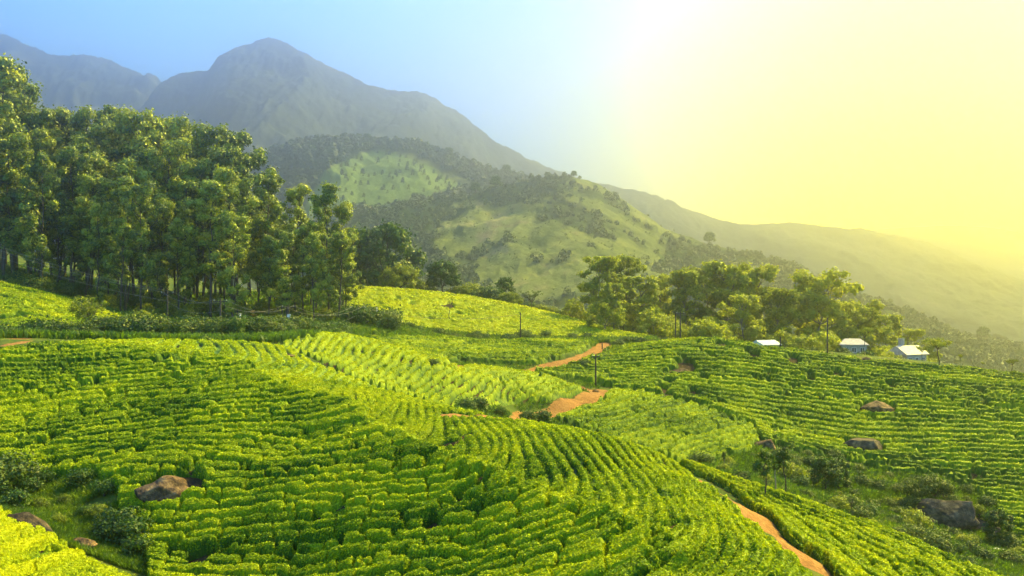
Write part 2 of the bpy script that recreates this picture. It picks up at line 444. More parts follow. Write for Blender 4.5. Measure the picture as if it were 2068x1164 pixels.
# boulders: photo centre, width px, height px, depth offset
ROCKS = [ # px, py(base), wpx, hpx, label, material, seed
 (335,1014,120,70,'broad tan boulder among the hedges at lower left, lit on top','rock'),
 (48,1068,84,36,'dark smooth rock slab lying between bright corner hedges and grassy hollow','dark'),
 (158,1108,52,26,'low brown rock at the foot of the grassy hollow','rock'),
 (1374,758,40,20,'small pale boulder among the upper rows of the right slope','rock'),
 (1780,840,62,42,'pointed boulder in the middle of the right slope, higher of two','rock'),
 (1752,918,74,42,'rounded dark boulder in the right slope, lower of two','dark'),
 (1752,737,34,22,'dark brown boulder on the crest of the right slope below houses','dark'),
 (1548,912,44,34,'rough outcrop of broken rock at the end of the lower rows','rock'),
 (1565,880,30,14,'flat pale rock above the broken outcrop','rock'),
 (1912,1074,128,88,'huge dark boulder overgrown with bushes beside the gully','dark'),
 (1988,1082,74,50,'mossy rock ridge leaning against the huge gully boulder','dark'),
 (1508,976,11,10,'small round pale stone in the gully grass, left of slender trees','rock'),
 (1556,974,9,6,'little pale stone in the gully grass behind the slender trees','rock'),
 (1203,792,14,8,'pale stone lying on the orange path below the pole','rock'),
 (415,828,14,8,'small dark stone between hedges on the near slope','dark'),
 (318,748,18,6,'flat grey stone in a gap near the top of the near slope','rock'),
 (582,722,26,9,'low brown rock at the head of the spur hedges','rock'),
 (62,682,16,10,'round tan stone on the red earth bank','rock'),
 (38,684,22,8,'broken tan stones on the red earth bank, left of the round one','rock'),
]
rock_pos = []
for r in ROCKS:
    rock_pos.append(hit(r[0], r[1]))
PATCH = [  # bare soil patches in the tea: px, py, radius px
 (405,1140,26),(870,1075,16),(640,1060,10),(325,742,12),(165,795,10),(95,820,8),(285,925,9),(355,775,9),(195,780,8),(1300,1080,8),(640,1065,8),
 (1340,790,14),(1400,800,16),(1470,855,14),(1690,760,10),(1520,723,16),(1600,732,18),(1460,700,16),(1385,745,22),(1350,800,12),(1970,965,12),(1745,955,10),(1790,960,9),
 (905,620,14),(800,605,9),(830,617,8),(760,590,10),(990,620,8),(1095,637,10),(1240,672,8),(60,620,9),(110,625,8),(25,610,6),(690,1110,7),(540,985,10),(500,965,9),(1420,770,10),(1555,760,10),(1640,770,7),(1800,785,7)]
patch_pos = [(hit(a, b), r) for a, b, r in PATCH]

PATHS = [ # polyline of photo pixels, half width m
 ([(1348,938,60),(1362,953,63),(1420,985,57),(1470,1018,52),(1510,1052,47.5),(1550,1088,43.5),(1600,1126,39.5),(1640,1162,36.5),(1700,1215,33)], 0.95, None),
 ([(930,842),(1000,848),(1060,845),(1130,832),(1180,815),(1205,797),(1215,790)], 1.4, None),
 ([(905,740),(960,743),(1020,748),(1060,752),(1110,766),(1160,780),(1205,796)], 1.4, None),
 ([(1060,750),(1110,743),(1160,730),(1195,716),(1215,706),(1225,696)], 1.8, None),
 ([(485,662),(495,650),(505,640),(510,630)], 2.2, None),
 ([(1200,722),(1240,712),(1290,698)], 1.2, None),
 ([(14,698),(34,693),(52,690)], 0.7, None),
]
path_pts = []
for pl, hw, _ in PATHS:
    pts = np.array([ground(p[0], p[2]) if len(p) == 3 else hit(*p) for p in pl])
    path_pts.append((pts, hw))
def path_dist(X, Y):
    """min of (distance - half width) to any path"""
    best = np.full(np.shape(X), 1e3)
    for pts, hw in path_pts:
        for p, q in zip(pts[:-1], pts[1:]):
            d = q[:2]-p[:2]; L2 = max(d@d, 1e-6)
            t = np.clip(((X-p[0])*d[0]+(Y-p[1])*d[1])/L2, 0, 1)
            best = np.minimum(best, np.hypot(X-p[0]-t*d[0], Y-p[1]-t*d[1])-hw)
    return best

# ------------------------------------------------------------------ ground sheet
def ground_material():
    m, nt, out = new_mat('hill_ground')
    pth = attr_node(nt, 'path'); tea = attr_node(nt, 'tea'); red = attr_node(nt, 'red')
    n = geo_noise(nt, 1.3, 8, 0.7); n2 = geo_noise(nt, 0.25, 5)
    grass = ramp_node(nt, [(0.3, (0.028, 0.05, 0.007)), (0.5, (0.07, 0.105, 0.010)), (0.68, (0.15, 0.14, 0.02)), (0.8, (0.24, 0.17, 0.06))], n2)
    soil = ramp_node(nt, [(0.3, (0.02, 0.012, 0.006)), (0.6, (0.06, 0.035, 0.016)), (0.8, (0.2, 0.11, 0.05))], n)
    n3 = geo_noise(nt, 7.0, 6, 0.75)
    earth = ramp_node(nt, [(0.34, (0.11, 0.045, 0.014)), (0.5, (0.30, 0.135, 0.036)), (0.66, (0.48, 0.28, 0.10))], math_node(nt, 'ADD', math_node(nt, 'MULTIPLY', n, 0.45), math_node(nt, 'MULTIPLY', n3, 0.55)))
    c = mix_col(nt, tea, grass.outputs[0], soil.outputs[0])
    pf = math_node(nt, 'ADD', pth, math_node(nt, 'MULTIPLY', math_node(nt, 'SUBTRACT', n, 0.5), 1.8))
    pr = ramp_node(nt, [(0.4, (0, 0, 0)), (0.6, (1, 1, 1))], pf)
    c = mix_col(nt, pr.outputs[0], c, earth.outputs[0])
    rf = math_node(nt, 'MULTIPLY', red, math_node(nt, 'ADD', n2, 0.12))
    rr = ramp_node(nt, [(0.42, (0, 0, 0)), (0.6, (1, 1, 1))], rf)
    c = mix_col(nt, rr.outputs[0], c, earth.outputs[0])
    p = nt.nodes.new('ShaderNodeBsdfPrincipled'); nt.links.new(c, p.inputs['Base Color']); p.inputs['Roughness'].default_value = 0.95
    p.inputs['Specular IOR Level'].default_value = 0.1
    b = nt.nodes.new('ShaderNodeBump'); b.inputs['Strength'].default_value = 0.6; b.inputs['Distance'].default_value = 0.3
    nt.links.new(n, b.inputs['Height']); nt.links.new(b.outputs[0], p.inputs['Normal'])
    nt.links.new(p.outputs[0], out.inputs['Surface'])
    return m
GROUND = ground_material()

def grid_quads(na, nb):
    i, j = np.meshgrid(np.arange(na-1), np.arange(nb-1), indexing='ij')
    a = i*nb+j
    return np.stack([a, a+nb, a+nb+1, a+1], -1).reshape(-1, 4)

def blur0(m, k):
    for _ in range(k):
        m = (np.roll(m, 1, 0)+np.roll(m, -1, 0)+m*2)/4; m = (np.roll(m, 1, 1)+np.roll(m, -1, 1)+m*2)/4
    return m
NA, NB = 560, 520
ta = np.linspace(-0.88, 0.88, NA); yb = np.exp(np.linspace(math.log(13), math.log(520), NB))
A_, Y_ = np.meshgrid(ta, yb, indexing='ij'); X_ = A_*Y_
Z_ = Zt(X_, Y_)
far = sstep(380, 520, Y_)
Z_ = Z_*(1-far)+(-78)*far
Z_ = Z_+(fbm(X_*0.5, Y_*0.5, 5)-0.5)*0.25
PX_, PY_ = proj(X_, Y_, Z_)
tea_m = np.zeros_like(X_)
for k in FIELDS: tea_m = np.maximum(tea_m, infield(k, PX_, PY_, Y_))
pd = path_dist(X_, Y_)
path_m = 1-sstep(-0.5, 0.5, pd)
tea_m = tea_m*(pd > 0)
red_m = np.zeros_like(X_)
for x0, y0, x1, y1 in [(690,640,1180,692),(0,670,75,715),(1180,685,1300,720),(700,640,760,660)]:
    red_m = np.maximum(red_m, (PX_ > x0) & (PX_ < x1) & (PY_ > y0) & (PY_ < y1) & (Y_ > 100))
red_m = blur0(red_m, 6)
me = mesh_q('ground', np.stack([X_, Y_, Z_], -1).reshape(-1, 3), grid_quads(NA, NB), GROUND, smooth=True,
            vattrs={'path': path_m.ravel(), 'tea': tea_m.ravel(), 'red': red_m.ravel()})
ground_ob = link('ground', me); ground_ob['kind'] = 'structure'

# valley floor reaching the foot of the far ranges
vn = 60
vx = np.linspace(-5200, 5200, vn); vy = np.linspace(-150, 6400, vn)
VX, VY = np.meshgrid(vx, vy, indexing='ij')
VALLEY = plain_mat('valley_ground', [(0.3, (0.03, 0.05, 0.01)), (0.7, (0.09, 0.11, 0.03))], 0.01, bump=0)
me = mesh_q('valley', np.stack([VX, VY, np.full_like(VX, -84.0)], -1).reshape(-1, 3), grid_quads(vn, vn), VALLEY)
valley = link('valley', me); valley['kind'] = 'structure'

# ------------------------------------------------------------------ far hills and mountains
def hill_mat(name, bare, wood, rock, wscale):
    m, nt, out = new_mat(name)
    w = attr_node(nt, 'wood'); t = attr_node(nt, 'tea')
    n = geo_noise(nt, wscale, 8, 0.7); n2 = geo_noise(nt, wscale*6, 5, 0.7)
    base = ramp_node(nt, [(0.30, wood), (0.47, tuple(0.5*(a+b) for a, b in zip(wood, bare))), (0.56, bare), (0.72, rock)], n)
    wd = ramp_node(nt, [(0.35, tuple(0.45*a for a in wood)), (0.65, tuple(1.35*a for a in wood))], n2)
    c = mix_col(nt, w, base.outputs[0], wd.outputs[0])
    tt = ramp_node(nt, [(0.35, (0.13, 0.2, 0.03)), (0.7, (0.2, 0.27, 0.05))], n2)
    c = mix_col(nt, t, c, tt.outputs[0])
    p = nt.nodes.new('ShaderNodeBsdfPrincipled'); nt.links.new(c, p.inputs['Base Color']); p.inputs['Roughness'].default_value = 1
    p.inputs['Specular IOR Level'].default_value = 0.05
    b = nt.nodes.new('ShaderNodeBump'); b.inputs['Strength'].default_value = 1.0; b.inputs['Distance'].default_value = 0.35/wscale*0.25
    nt.links.new(geo_noise(nt, wscale*2.2, 9, 0.72), b.inputs['Height']); nt.links.new(b.outputs[0], p.inputs['Normal'])
    nt.links.new(p.outputs[0], out.inputs['Surface'])
    return m

HILLS = {}
def make_hill(name, crest, d0, d1, zfoot, mat, amp, nsc, seed, power=1.15, nt=420, nv=160, wood=None, tea=None, dcrest=None, bulge=None, back=0.35):
    c = np.array(crest, float)
    px = np.linspace(c[0, 0], c[-1, 0], nt)
    py = np.interp(px, c[:, 0], c[:, 1])
    ker = np.exp(-np.linspace(-2, 2, 7)**2); ker /= ker.sum()
    py = np.convolve(np.pad(py, 3, mode='edge'), ker, 'valid')
    dc = d0+((np.interp(px, *np.array(dcrest, float).T)) if dcrest else 0)
    v = np.linspace(-0.25, 1, nv)
    PXg, V = np.meshgrid(px, v, indexing='ij')
    DC = np.broadcast_to(np.asarray(dc).reshape(-1, 1) if np.ndim(dc) else np.full((nt, 1), dc), V.shape)
    Y = np.where(V >= 0, DC+(d1-DC)*V, DC-V*d0*0.8)
    X = (PXg-CX)/F*np.where(V >= 0, DC+(Y-DC)*0.6, DC)          # flanks splay less than the sight lines do
    zc = ((HY-py)*dc/F).reshape(-1, 1)
    vv = np.abs(V)
    Z = np.where(V >= 0, zfoot+(zc-zfoot)*(1-np.clip(V, 0, 1))**power, zc-(-V)*(zc-zfoot)*2.2)
    mask = sstep(0.0, 0.10, vv)*(1-0.6*sstep(0.8, 1, vv))
    wx = (fbm(X/nsc*0.8, Y/nsc*0.8, seed+9, 3)-0.5)*nsc*0.9
    N = (ridged((X+wx)/nsc, (Y+wx)/nsc*0.55+7, seed, 7, 0.58)-0.62)
    Z = Z+N*amp*1.35*mask
    # fine unevenness of the skyline itself
    Z = Z+(fbm(X/nsc*9, Y/nsc*9, seed+3, 4, 0.65)-0.5)*amp*0.16
    if bulge is not None: Z = Z+bulge(PXg, V, zc)
    ppx, ppy = proj(X, Y, Z)
    w = np.zeros_like(X) if wood is None else wood(ppx, ppy, X, Y, V)
    t = np.zeros_like(X) if tea is None else tea(ppx, ppy, X, Y, V)
    me = mesh_q(name, np.stack([X, Y, Z], -1).reshape(-1, 3), grid_quads(nt, nv)[:, ::-1], mat, smooth=True, vattrs={'wood': w.ravel(), 'tea': t.ravel()})
    o = link(name, me); o['kind'] = 'structure'
    HILLS[name] = (X, Y, Z, V, w, t, ppx, ppy)
    return o

MOUNT = hill_mat('mountain_slope', (0.10, 0.12, 0.085), (0.016, 0.03, 0.028), (0.22, 0.20, 0.15), 0.007)
HILLM = hill_mat('hill_slope', (0.19, 0.21, 0.05), (0.05, 0.08, 0.018), (0.30, 0.22, 0.11), 0.022)

make_hill('mountain', [(250,260),(330,175),(343,165),(360,155),(400,145),(425,138),(437,122),(447,110),(470,95),(505,88),(530,78),(552,79),(580,88),(610,104),(650,125),(700,150),(740,172),(800,182),(850,186),(885,202),(940,240),(970,262),(1000,285),(1060,318),(1140,352),(1250,405),(1400,470),(1600,560),(1750,620)],
          2700, 1350, -60, MOUNT, 150, 420, 3, 1.25, nt=560, nv=220)
make_hill('mountain_range', [(-500,40),(-200,62),(0,70),(30,76),(55,92),(80,102),(110,112),(140,114),(165,109),(190,111),(215,120),(240,127),(290,150),(343,168),(420,215),(520,300),(640,420)],
          3000, 1700, -40, MOUNT, 150, 400, 9, 1.2, nt=420, nv=180)
make_hill('far_ridge', [(1000,345),(1100,358),(1200,368),(1250,378),(1300,386),(1340,402),(1380,420),(1420,432),(1460,445),(1500,453),(1560,450),(1625,450),(1700,460),(1760,468),(1820,478),(1860,486),(1900,500),(1960,528),(2068,565),(2300,630)],
          2400, 1500, -80, MOUNT, 60, 260, 21, 1.1, nt=380, nv=120)
make_hill('farther_ridge', [(1500,500),(1650,475),(1780,462),(1900,455),(2000,458),(2068,470),(2300,500),(2600,560)], 3300, 2600, -80, MOUNT, 40, 300, 33, 1.1, nt=240, nv=60)

def wood1(px, py, X, Y, V):
    w = inpoly([(440,420),(520,300),(620,260),(740,270),(900,290),(1120,380),(1120,430),(1000,395),(905,345),(840,312),(770,300),(715,310),(655,345),(610,420),(560,520)], px, py)
    w = w | inpoly([(690,420),(760,430),(840,400),(960,385),(1010,400),(960,450),(900,500),(880,600),(600,700),(600,470)], px, py)
    return w*1.0
def tea1(px, py, X, Y, V):
    n = (fbm(X/60, Y/60, 4)-0.5)*40
    return 1.0*inpoly([(600,440),(655,348),(700,318),(750,304),(800,310),(850,330),(905,362),(955,385),(900,398),(830,410),(760,430),(680,425)], px+n*0.3, py+n*0.3)
make_hill('wooded_hill', [(380,470),(450,410),(505,350),(530,325),(565,300),(620,288),(680,284),(728,283),(740,290),(800,287),(850,296),(900,318),(950,335),(1000,350),(1060,362),(1150,395),(1250,450)],
          1500, 900, -70, HILLM, 34, 170, 41, 1.0, nt=360, nv=150, wood=wood1, tea=tea1)
def wood2(px, py, X, Y, V):
    n = (fbm(X/45, Y/45, 14, 4)-0.5)*130
    a = inpoly([(640,440),(800,405),(930,395),(870,450),(900,520),(960,560),(1010,600),(1100,640),(600,700)], px+n*0.6, py+n*0.5)
    b = inpoly([(850,405),(1000,375),(1080,358),(1150,350),(1170,362),(1120,390),(1040,410),(900,415)], px+n*0.25, py+n*0.2)
    c = inpoly([(1330,470),(1480,505),(1600,530),(1750,600),(2100,690),(2200,760),(1300,760),(1250,620),(1330,560)], px+n*0.6, py+n*0.4)
    d = fbm(X/38, Y/38, 77, 4) > 0.66
    return np.maximum((a | b | c)*1.0, d*0.8)
make_hill('green_hill', [(560,520),(640,465),(700,440),(780,420),(850,408),(930,398),(1000,380),(1060,364),(1110,357),(1155,355),(1200,369),(1230,385),(1265,408),(1300,432),(1340,462),(1420,490),(1500,510),(1580,528),(1640,560),(1700,585),(1760,605),(1850,640),(1950,680),(2068,702),(2200,740),(2400,790)],
          1050, 470, -80, HILLM, 24, 120, 52, 0.92, nt=640, nv=220, wood=wood2)

# ------------------------------------------------------------------ haze
hz, nt, out = new_mat('haze_air')
pv = nt.nodes.new('ShaderNodeVolumePrincipled')
pv.inputs['Color'].default_value = (0.75, 0.81, 1.0, 1)
pv.inputs['Density'].default_value = 0.00058
pv.inputs['Anisotropy'].default_value = 0.90
nt.links.new(pv.outputs[0], out.inputs['Volume'])
Vb, Fb = boxq((0, 1800, 365), (9000, 4000, 930))
me = mesh_q('haze', Vb, Fb, hz)
haze = link('haze', me); haze['kind'] = 'stuff'
# ------------------------------------------------------------------ tea hedges
GUIDES = {
 'near': [
  (0, [(560,708),(600,738),(612,752),(600,760),(500,768),(400,778),(200,790),(0,802)]),
  (-4,[(430,700),(470,712),(480,722),(440,730),(300,738),(150,748),(0,758)]),
  (4, [(690,770),(715,790),(738,812),(720,824),(600,824),(400,838),(200,862),(0,882)]),
  (8, [(765,802),(795,832),(822,862),(800,872),(700,878),(600,883),(400,888),(200,908),(0,936)]),
  (12,[(862,825),(890,856),(930,895),(958,928),(940,940),(880,946),(750,952),(600,964),(450,977),(300,960),(200,960)]),
  (16,[(975,850),(1000,872),(1040,906),(1080,950),(1112,986),(1090,998),(1000,1016),(850,1038),(700,1056),(600,1066),(450,1076),(380,1090)]),
  (19,[(1110,880),(1150,932),(1200,990),(1240,1032),(1210,1046),(1130,1068),(950,1112),(800,1140),(700,1152),(600,1160),(450,1160)]),
  (22,[(1240,912),(1290,976),(1340,1040),(1372,1078),(1340,1090),(1250,1114),(1150,1140),(1060,1164)]),
  (25,[(1345,950),(1400,1022),(1450,1082),(1492,1118),(1460,1130),(1380,1150)]),
  (28,[(1450,1020),(1500,1080),(1560,1140)])],
 'strip': [(0,[(1400,962),(1500,1020),(1600,1090),(1690,1160)]),(4,[(1400,952),(1530,1008),(1680,1080),(1820,1160)]),(8,[(1395,944),(1500,984),(1700,1061),(1850,1117),(1950,1160)])],
 'corner': [(0,[(0,1120),(80,1090)]),(1,[(0,1142),(130,1096)]),(2,[(30,1160),(185,1106)]),(3,[(120,1162),(210,1125)]),(4,[(190,1162),(280,1132)]),(-3,[(0,1060),(40,1058)])],
 'spur': [(0,[(830,798),(900,738)]),(3,[(900,815),(1000,758)]),(6,[(960,826),(1080,770)]),(9,[(1040,806),(1150,786)]),(-3,[(760,780),(840,725)]),(-7,[(690,752),(750,698)]),(-11,[(610,730),(660,690)])],
 'shelf': [(0,[(780,695),(1000,697),(1180,703)]),(4,[(800,713),(930,731),(1100,734),(1180,717)])],
 'bright': [(0,[(695,588),(800,590),(950,608),(1100,638),(1280,680)]),(11,[(700,640),(800,662),(1000,683),(1200,688)])],
 'small': [(0,[(0,586),(100,608),(200,642)]),(7,[(0,668),(120,671),(220,662)])],
 'block': [(0,[(1120,846),(1180,834),(1240,806)]),(3,[(1160,868),(1260,846),(1340,828)]),(6,[(1225,894),(1330,866),(1410,846)]),(9,[(1290,915),(1400,890),(1480,872)]),(12,[(1370,935),(1450,915),(1508,898)])],
 'slope': [(0,[(1255,712),(1330,702),(1430,700),(1600,725),(1800,749),(2060,774)]),(4,[(1110,744),(1250,741),(1400,732),(1560,742),(1620,762),(1800,778),(2060,802)]),
           (9,[(1100,764),(1300,771),(1500,782),(1780,815),(2060,830)]),(14,[(1360,800),(1450,825),(1600,852),(1750,872),(2060,878)]),(19,[(1540,885),(1620,905),(1750,932),(2060,936)]),
           (25,[(1790,955),(1900,980),(2060,1000)]),(32,[(2010,1060),(2060,1064)]),(38,[(2040,1105),(2062,1108)])],
}
HEDGE_H = dict(near=0.62, strip=0.62, corner=0.55, spur=0.7, shelf=0.9, bright=0.65, small=0.65, block=1.0, slope=1.05)
SEG_L = dict(near=(9, 22), strip=(5, 14), corner=(12, 30), spur=(9, 20), shelf=(25, 50), bright=(14, 32), small=(12, 28), block=(18, 40), slope=(40, 85))
GAP = dict(near=0.16, strip=0.2, corner=0.13, spur=0.12, shelf=0.15, bright=0.16, small=0.14, block=0.18, slope=0.17)
YOUNG = dict(near=-0.03, strip=-0.02, corner=0.22, spur=0.0, shelf=-0.06, bright=0.16, small=0.1, block=-0.06, slope=-0.02)     # share of fresh yellow flush
WARP = dict(near=0.30, strip=0.6, corner=0.25, spur=0.45, shelf=0.35, bright=0.9, small=0.6, block=0.3, slope=0.28)
HLAB = {
 'near': ('clipped tea hedge row on the near ridge between boulder and crest', 'tea hedges of the near ridge'),
 'strip': ('clipped tea hedge in the strip between orange path and gully', 'tea hedges beside the orange path'),
 'corner': ('yellow-green tea hedge row in the bottom left corner of the picture', 'tea hedges of the corner field'),
 'spur': ('clipped tea hedge on the rounded spur above the bend of the track', 'tea hedges of the spur'),
 'shelf': ('clipped tea hedge on the narrow shelf between track and scrubby bank', 'tea hedges of the shelf'),
 'bright': ('bright tea hedge on the sunny hill right of the tall forest', 'tea hedges of the sunny hill'),
 'small': ('bright tea hedge on the small field at left edge below the forest', 'tea hedges of the small field'),
 'block': ('dark green tea hedge in the curved block below the orange track', 'tea hedges of the curved block'),
 'slope': ('long level tea hedge row on the broad right slope', 'tea hedges of the right slope'),
}
# sampling grid following the view from the terrace: finer close by
ts = np.arange(-0.60, 0.6001, 0.00118)
ys = [23.0]
while ys[-1] < 250: ys.append(ys[-1]+0.045+0.00135*ys[-1])
ys = np.array(ys)
GA, GY = np.meshgrid(ts, ys, indexing='ij'); GX = GA*GY
GZ = Zt(GX, GY)
GPX, GPY = proj(GX, GY, GZ)
jx = (fbm(GX/1.7, GY/1.7, 61, 3)-0.5)*14*40/np.maximum(GY, 30); jy = (fbm(GX/1.7, GY/1.7, 62, 3)-0.5)*8*40/np.maximum(GY, 30)
pdist = path_dist(GX, GY)
free = np.ones(GX.shape, bool)
for (a, b, w, h, *_), p in zip(ROCKS, rock_pos):
    rw = 0.52*w*p[1]/F
    free &= ((GX-p[0])/(rw*1.08))**2+((GY-p[1]-rw*0.5)/(rw*0.8))**2 > 1
for p, r in patch_pos:
    rr = r*p[1]/F
    dd = np.hypot(GX-p[0], (GY-p[1])*0.6)+(fbm(GX/0.8, GY/0.8, 71, 3)-0.5)*rr*1.5
    free &= dd > rr
free &= pdist > 0.15

def blur(m, k):
    for _ in range(k):
        m = (np.roll(m, 1, 0)+np.roll(m, -1, 0)+m*2)/4; m = (np.roll(m, 1, 1)+np.roll(m, -1, 1)+m*2)/4
    return m

hedges = []          # (screen size, field, V, F, attrs)
lrg = np.random.default_rng(5)
ni, nj = GX.shape
for fk, gd_ in GUIDES.items():
    f = FIELDS[fk]
    mask = infield(fk, GPX+jx, GPY+jy, GY) & free
    ii, jj = np.where(mask)
    if len(ii) == 0: continue
    i0, i1, j0, j1 = max(ii.min()-3, 0), min(ii.max()+4, ni), max(jj.min()-3, 0), min(jj.max()+4, nj)
    sl = (slice(i0, i1), slice(j0, j1))
    X, Y, Z, A, M = GX[sl], GY[sl], GZ[sl], GA[sl], mask[sl]
    P, S = [], []
    for s, pl in gd_:
        pl = np.array(pl, float)
        L = np.concatenate([[0], np.cumsum(np.hypot(*np.diff(pl, axis=0).T))])
        for q in np.linspace(0, L[-1], max(2, int(L[-1]/35)+1)):
            px = np.interp(q, L, pl[:, 0]); py = np.interp(q, L, pl[:, 1])
            h = hit(px, py); P.append((h[0]/h[1], math.log(h[1]))); S.append(s)
    sf = TPS(P, S, 6e-3 if fk in ('near', 'slope') else 2e-3)
    cs = 3                                           # evaluate coarsely, then bilinear
    g = GridF(sf, A.min(), A.max(), max(40, X.shape[0]//cs), np.log(Y.min()), np.log(Y.max()), max(60, X.shape[1]//cs))
    s = g(A, np.log(Y))
    wv = WARP[fk]
    s = s*dict(near=1.42, slope=1.15, block=1.1, spur=1.15, strip=1.2).get(fk, 1.0)
    s = s+(fbm(X/6.0, Y/6.0, 81, 3)-0.5)*wv*2.2+(fbm(X/1.6, Y/1.6, 82, 2)-0.5)*wv*0.7
    k = np.floor(s).astype(int); fr = s-k
    # distance along the row: use the axis the rows mostly follow locally (perpendicular to grad s)
    gs_i = np.gradient(s, axis=0)/np.maximum(np.gradient(X, axis=0), 1e-6)
    gs_j = np.gradient(s, axis=1)/np.maximum(np.gradient(Y, axis=1), 1e-6)-gs_i*A
    ang = np.arctan2(np.abs(gs_i), np.abs(gs_j))
    u = np.where(ang < math.pi/4, X, Y*1.0+500) if fk == 'near' else (X*0.75+Y*0.66 if fk in ('spur', 'block') else (Y if fk == 'strip' else X))
    u = u+(fbm(X/2.2, Y/2.2, 83, 2)-0.5)*2.0
    l0, l1 = SEG_L[fk]
    Lk = l0+(l1-l0)*hash2(k, k*0+3, 91); ok = hash2(k, k*0+8, 92)*60
    q = (u+ok)/Lk; seg = np.floor(q).astype(int); fq = (q-seg)*Lk
    eq = np.minimum(fq, Lk-fq)                        # metres to a break across the row
    # width of the hedge
    row_w = 1.0/np.maximum(np.hypot(gs_i, gs_j), 0.12)
    e = np.minimum(fr, 1-fr)                          # 0 at the gap centre .. 0.5
    gap = GAP[fk]*(1.25 if fk == 'near' else 1.0)*(0.75+0.6*fbm(X/3.0, Y/3.0, 84, 2)) *0.5*1.15
    scal = 1+0.9*(vnoise(X/0.55, Y/0.55, 95)-0.5)                    # separate bushes scallop the hedge edges
    gapm = scal*np.clip(gap*row_w, 0.11 if fk in ('near', 'strip', 'corner') else 0.28, 0.46)*(0.55+0.9*fbm(X/2.6, Y/2.6, 87, 2))
    em = np.minimum(e*np.minimum(row_w, 4), eq+0.5*gapm*(hash2(k, seg, 93) < 0.55)+0.25)
    shut = sstep(0.50, 0.66, fbm(X/7.0, Y/5.0, 88, 3)+(0.13*sstep(0.5, 1.1, ang) if fk == 'near' else 0))*dict(near=0.55, strip=0.5, corner=0.4, spur=0.3, bright=0.5, small=0.5).get(fk, 0.0)      # stretches where neighbouring rows have grown together
    rise = np.maximum(sstep(gapm*0.5, gapm*1.05+0.07, em), shut)
    soft = blur(M.astype(float), 2)
    rise = rise*(1-0.9*sstep(0.70, 0.78, fbm(X/1.3, Y/1.3, 97, 3)))
    rise = rise*sstep(0.35, 0.85, soft)
    H = HEDGE_H[fk]*(1.42-0.98*sstep(0.45, 1.15, ang) if fk == 'near' else 1.0)
    lump = fbm(X/0.9, Y/0.9, 85, 3); lump2 = fbm(X/0.28, Y/0.28, 86, 2)
    lb = 1.1+1.3*hash2(k, k*0+5, 98); qb = (u+ok*3)/lb; sb = np.floor(qb).astype(int); fb = (qb-sb)*lb
    db = np.minimum(fb, lb-fb)+(lump2-0.5)*0.12
    top = H*(0.88+0.20*(lump-0.5)+0.22*(hash2(k, sb, 99)-0.5)*sstep(0.0, 0.3, db))+(lump2-0.5)*0.11
    top = top*(1-0.55*(1-sstep(0.03, 0.22, db))*(hash2(k, sb, 100) < dict(near=0.62, strip=0.7, slope=0.12, block=0.15, shelf=0.3, corner=0.3).get(fk, 0.5)))
    hh = np.where(rise > 0.02, rise*top, -0.05)
    ZZ = Z+hh
    live = rise > 0.02
    # faces
    c = [live[:-1, :-1], live[1:, :-1], live[1:, 1:], live[:-1, 1:]]
    fl = c[0] | c[1] | c[2] | c[3]
    fi, fj = np.where(fl)
    n2 = X.shape[1]
    idx = np.arange(X.size).reshape(X.shape)
    FQ = np.stack([idx[fi, fj], idx[fi+1, fj], idx[fi+1, fj+1], idx[fi, fj+1]], 1)
    key = (k*64+(seg % 64)).ravel()[FQ].max(1)
    VV = np.stack([X, Y, ZZ], -1).reshape(-1, 3)
    r_face = rise.ravel()[FQ].mean(1)
    order = np.argsort(key, kind='stable'); key = key[order]; FQ = FQ[order]; r_face = r_face[order]
    cuts = np.concatenate([[0], np.where(np.diff(key))[0]+1, [len(key)]])
    for a, b in zip(cuts[:-1], cuts[1:]):
        if b-a < 6: continue
        Fs = FQ[a:b]; uq, inv = np.unique(Fs, return_inverse=True)
        V = VV[uq]; Fl = inv.reshape(-1, 4)
        cen = V[Fl].mean(1)
        nrm = np.cross(V[Fl[:, 2]]-V[Fl[:, 0]], V[Fl[:, 3]]-V[Fl[:, 1]]); ar = np.linalg.norm(nrm, axis=1)*0.5; nrm /= np.maximum(np.linalg.norm(nrm, axis=1, keepdims=True), 1e-9)
        d = cen[:, 1]
        scr = (np.maximum(ar*np.abs((cen*nrm).sum(1))/d, 0)/d**2).sum()*(F*F)
        rf = r_face[a:b]
        tint = 0.22+0.36*rf+YOUNG[fk]+0.16*(lrg.random(len(Fl))-0.5)  # darker down the sides: woody stems, plus shade between rows put into the colour
        # leaves: a few per square metre of hedge, larger with distance
        size = np.maximum(0.075, 0.00125*d)
        cover = 1.15*ar/(size*size*0.75)
        nl = lrg.poisson(np.minimum(cover, 5)*np.where(d < 85, np.clip(rf*1.4, 0.06, 1), np.clip((rf-0.8)*5, 0, 1)*0.8))
        rep = np.repeat(np.arange(len(Fl)), nl); m = len(rep)
        if m:
            w = lrg.dirichlet([1, 1, 1, 1], m)
            C = (V[Fl[rep]]*w[:, :, None]).sum(1)
            Nn = nrm[rep]+lrg.normal(size=(m, 3))*0.55
            sz = size[rep]*(0.7+0.7*lrg.random(m))
            C = C+nrm[rep]*(lrg.random((m, 1))*0.8-0.15)*sz[:, None]
            lv, lf = leaf_quads(C, Nn, sz, lrg)
            lt = 0.28+0.36*rf[rep]+YOUNG[fk]+0.30*(lrg.random(m)-0.5)+0.22*(lrg.random(m) > 0.82)  # leaves low on the sides get the same painted shade
            nv0 = len(V)
            V = np.concatenate([V, lv]); Fa = np.concatenate([Fl, lf+nv0]); tint = np.concatenate([tint, lt])
        else: Fa = Fl
        sm = np.zeros(len(Fa), bool); sm[:len(Fl)] = True
        hedges.append((scr, fk, V, Fa, tint, sm))
hedges.sort(key=lambda h: -h[0])
print('hedges', len(hedges), 'faces', sum(len(h[3]) for h in hedges))
MAXH = 300
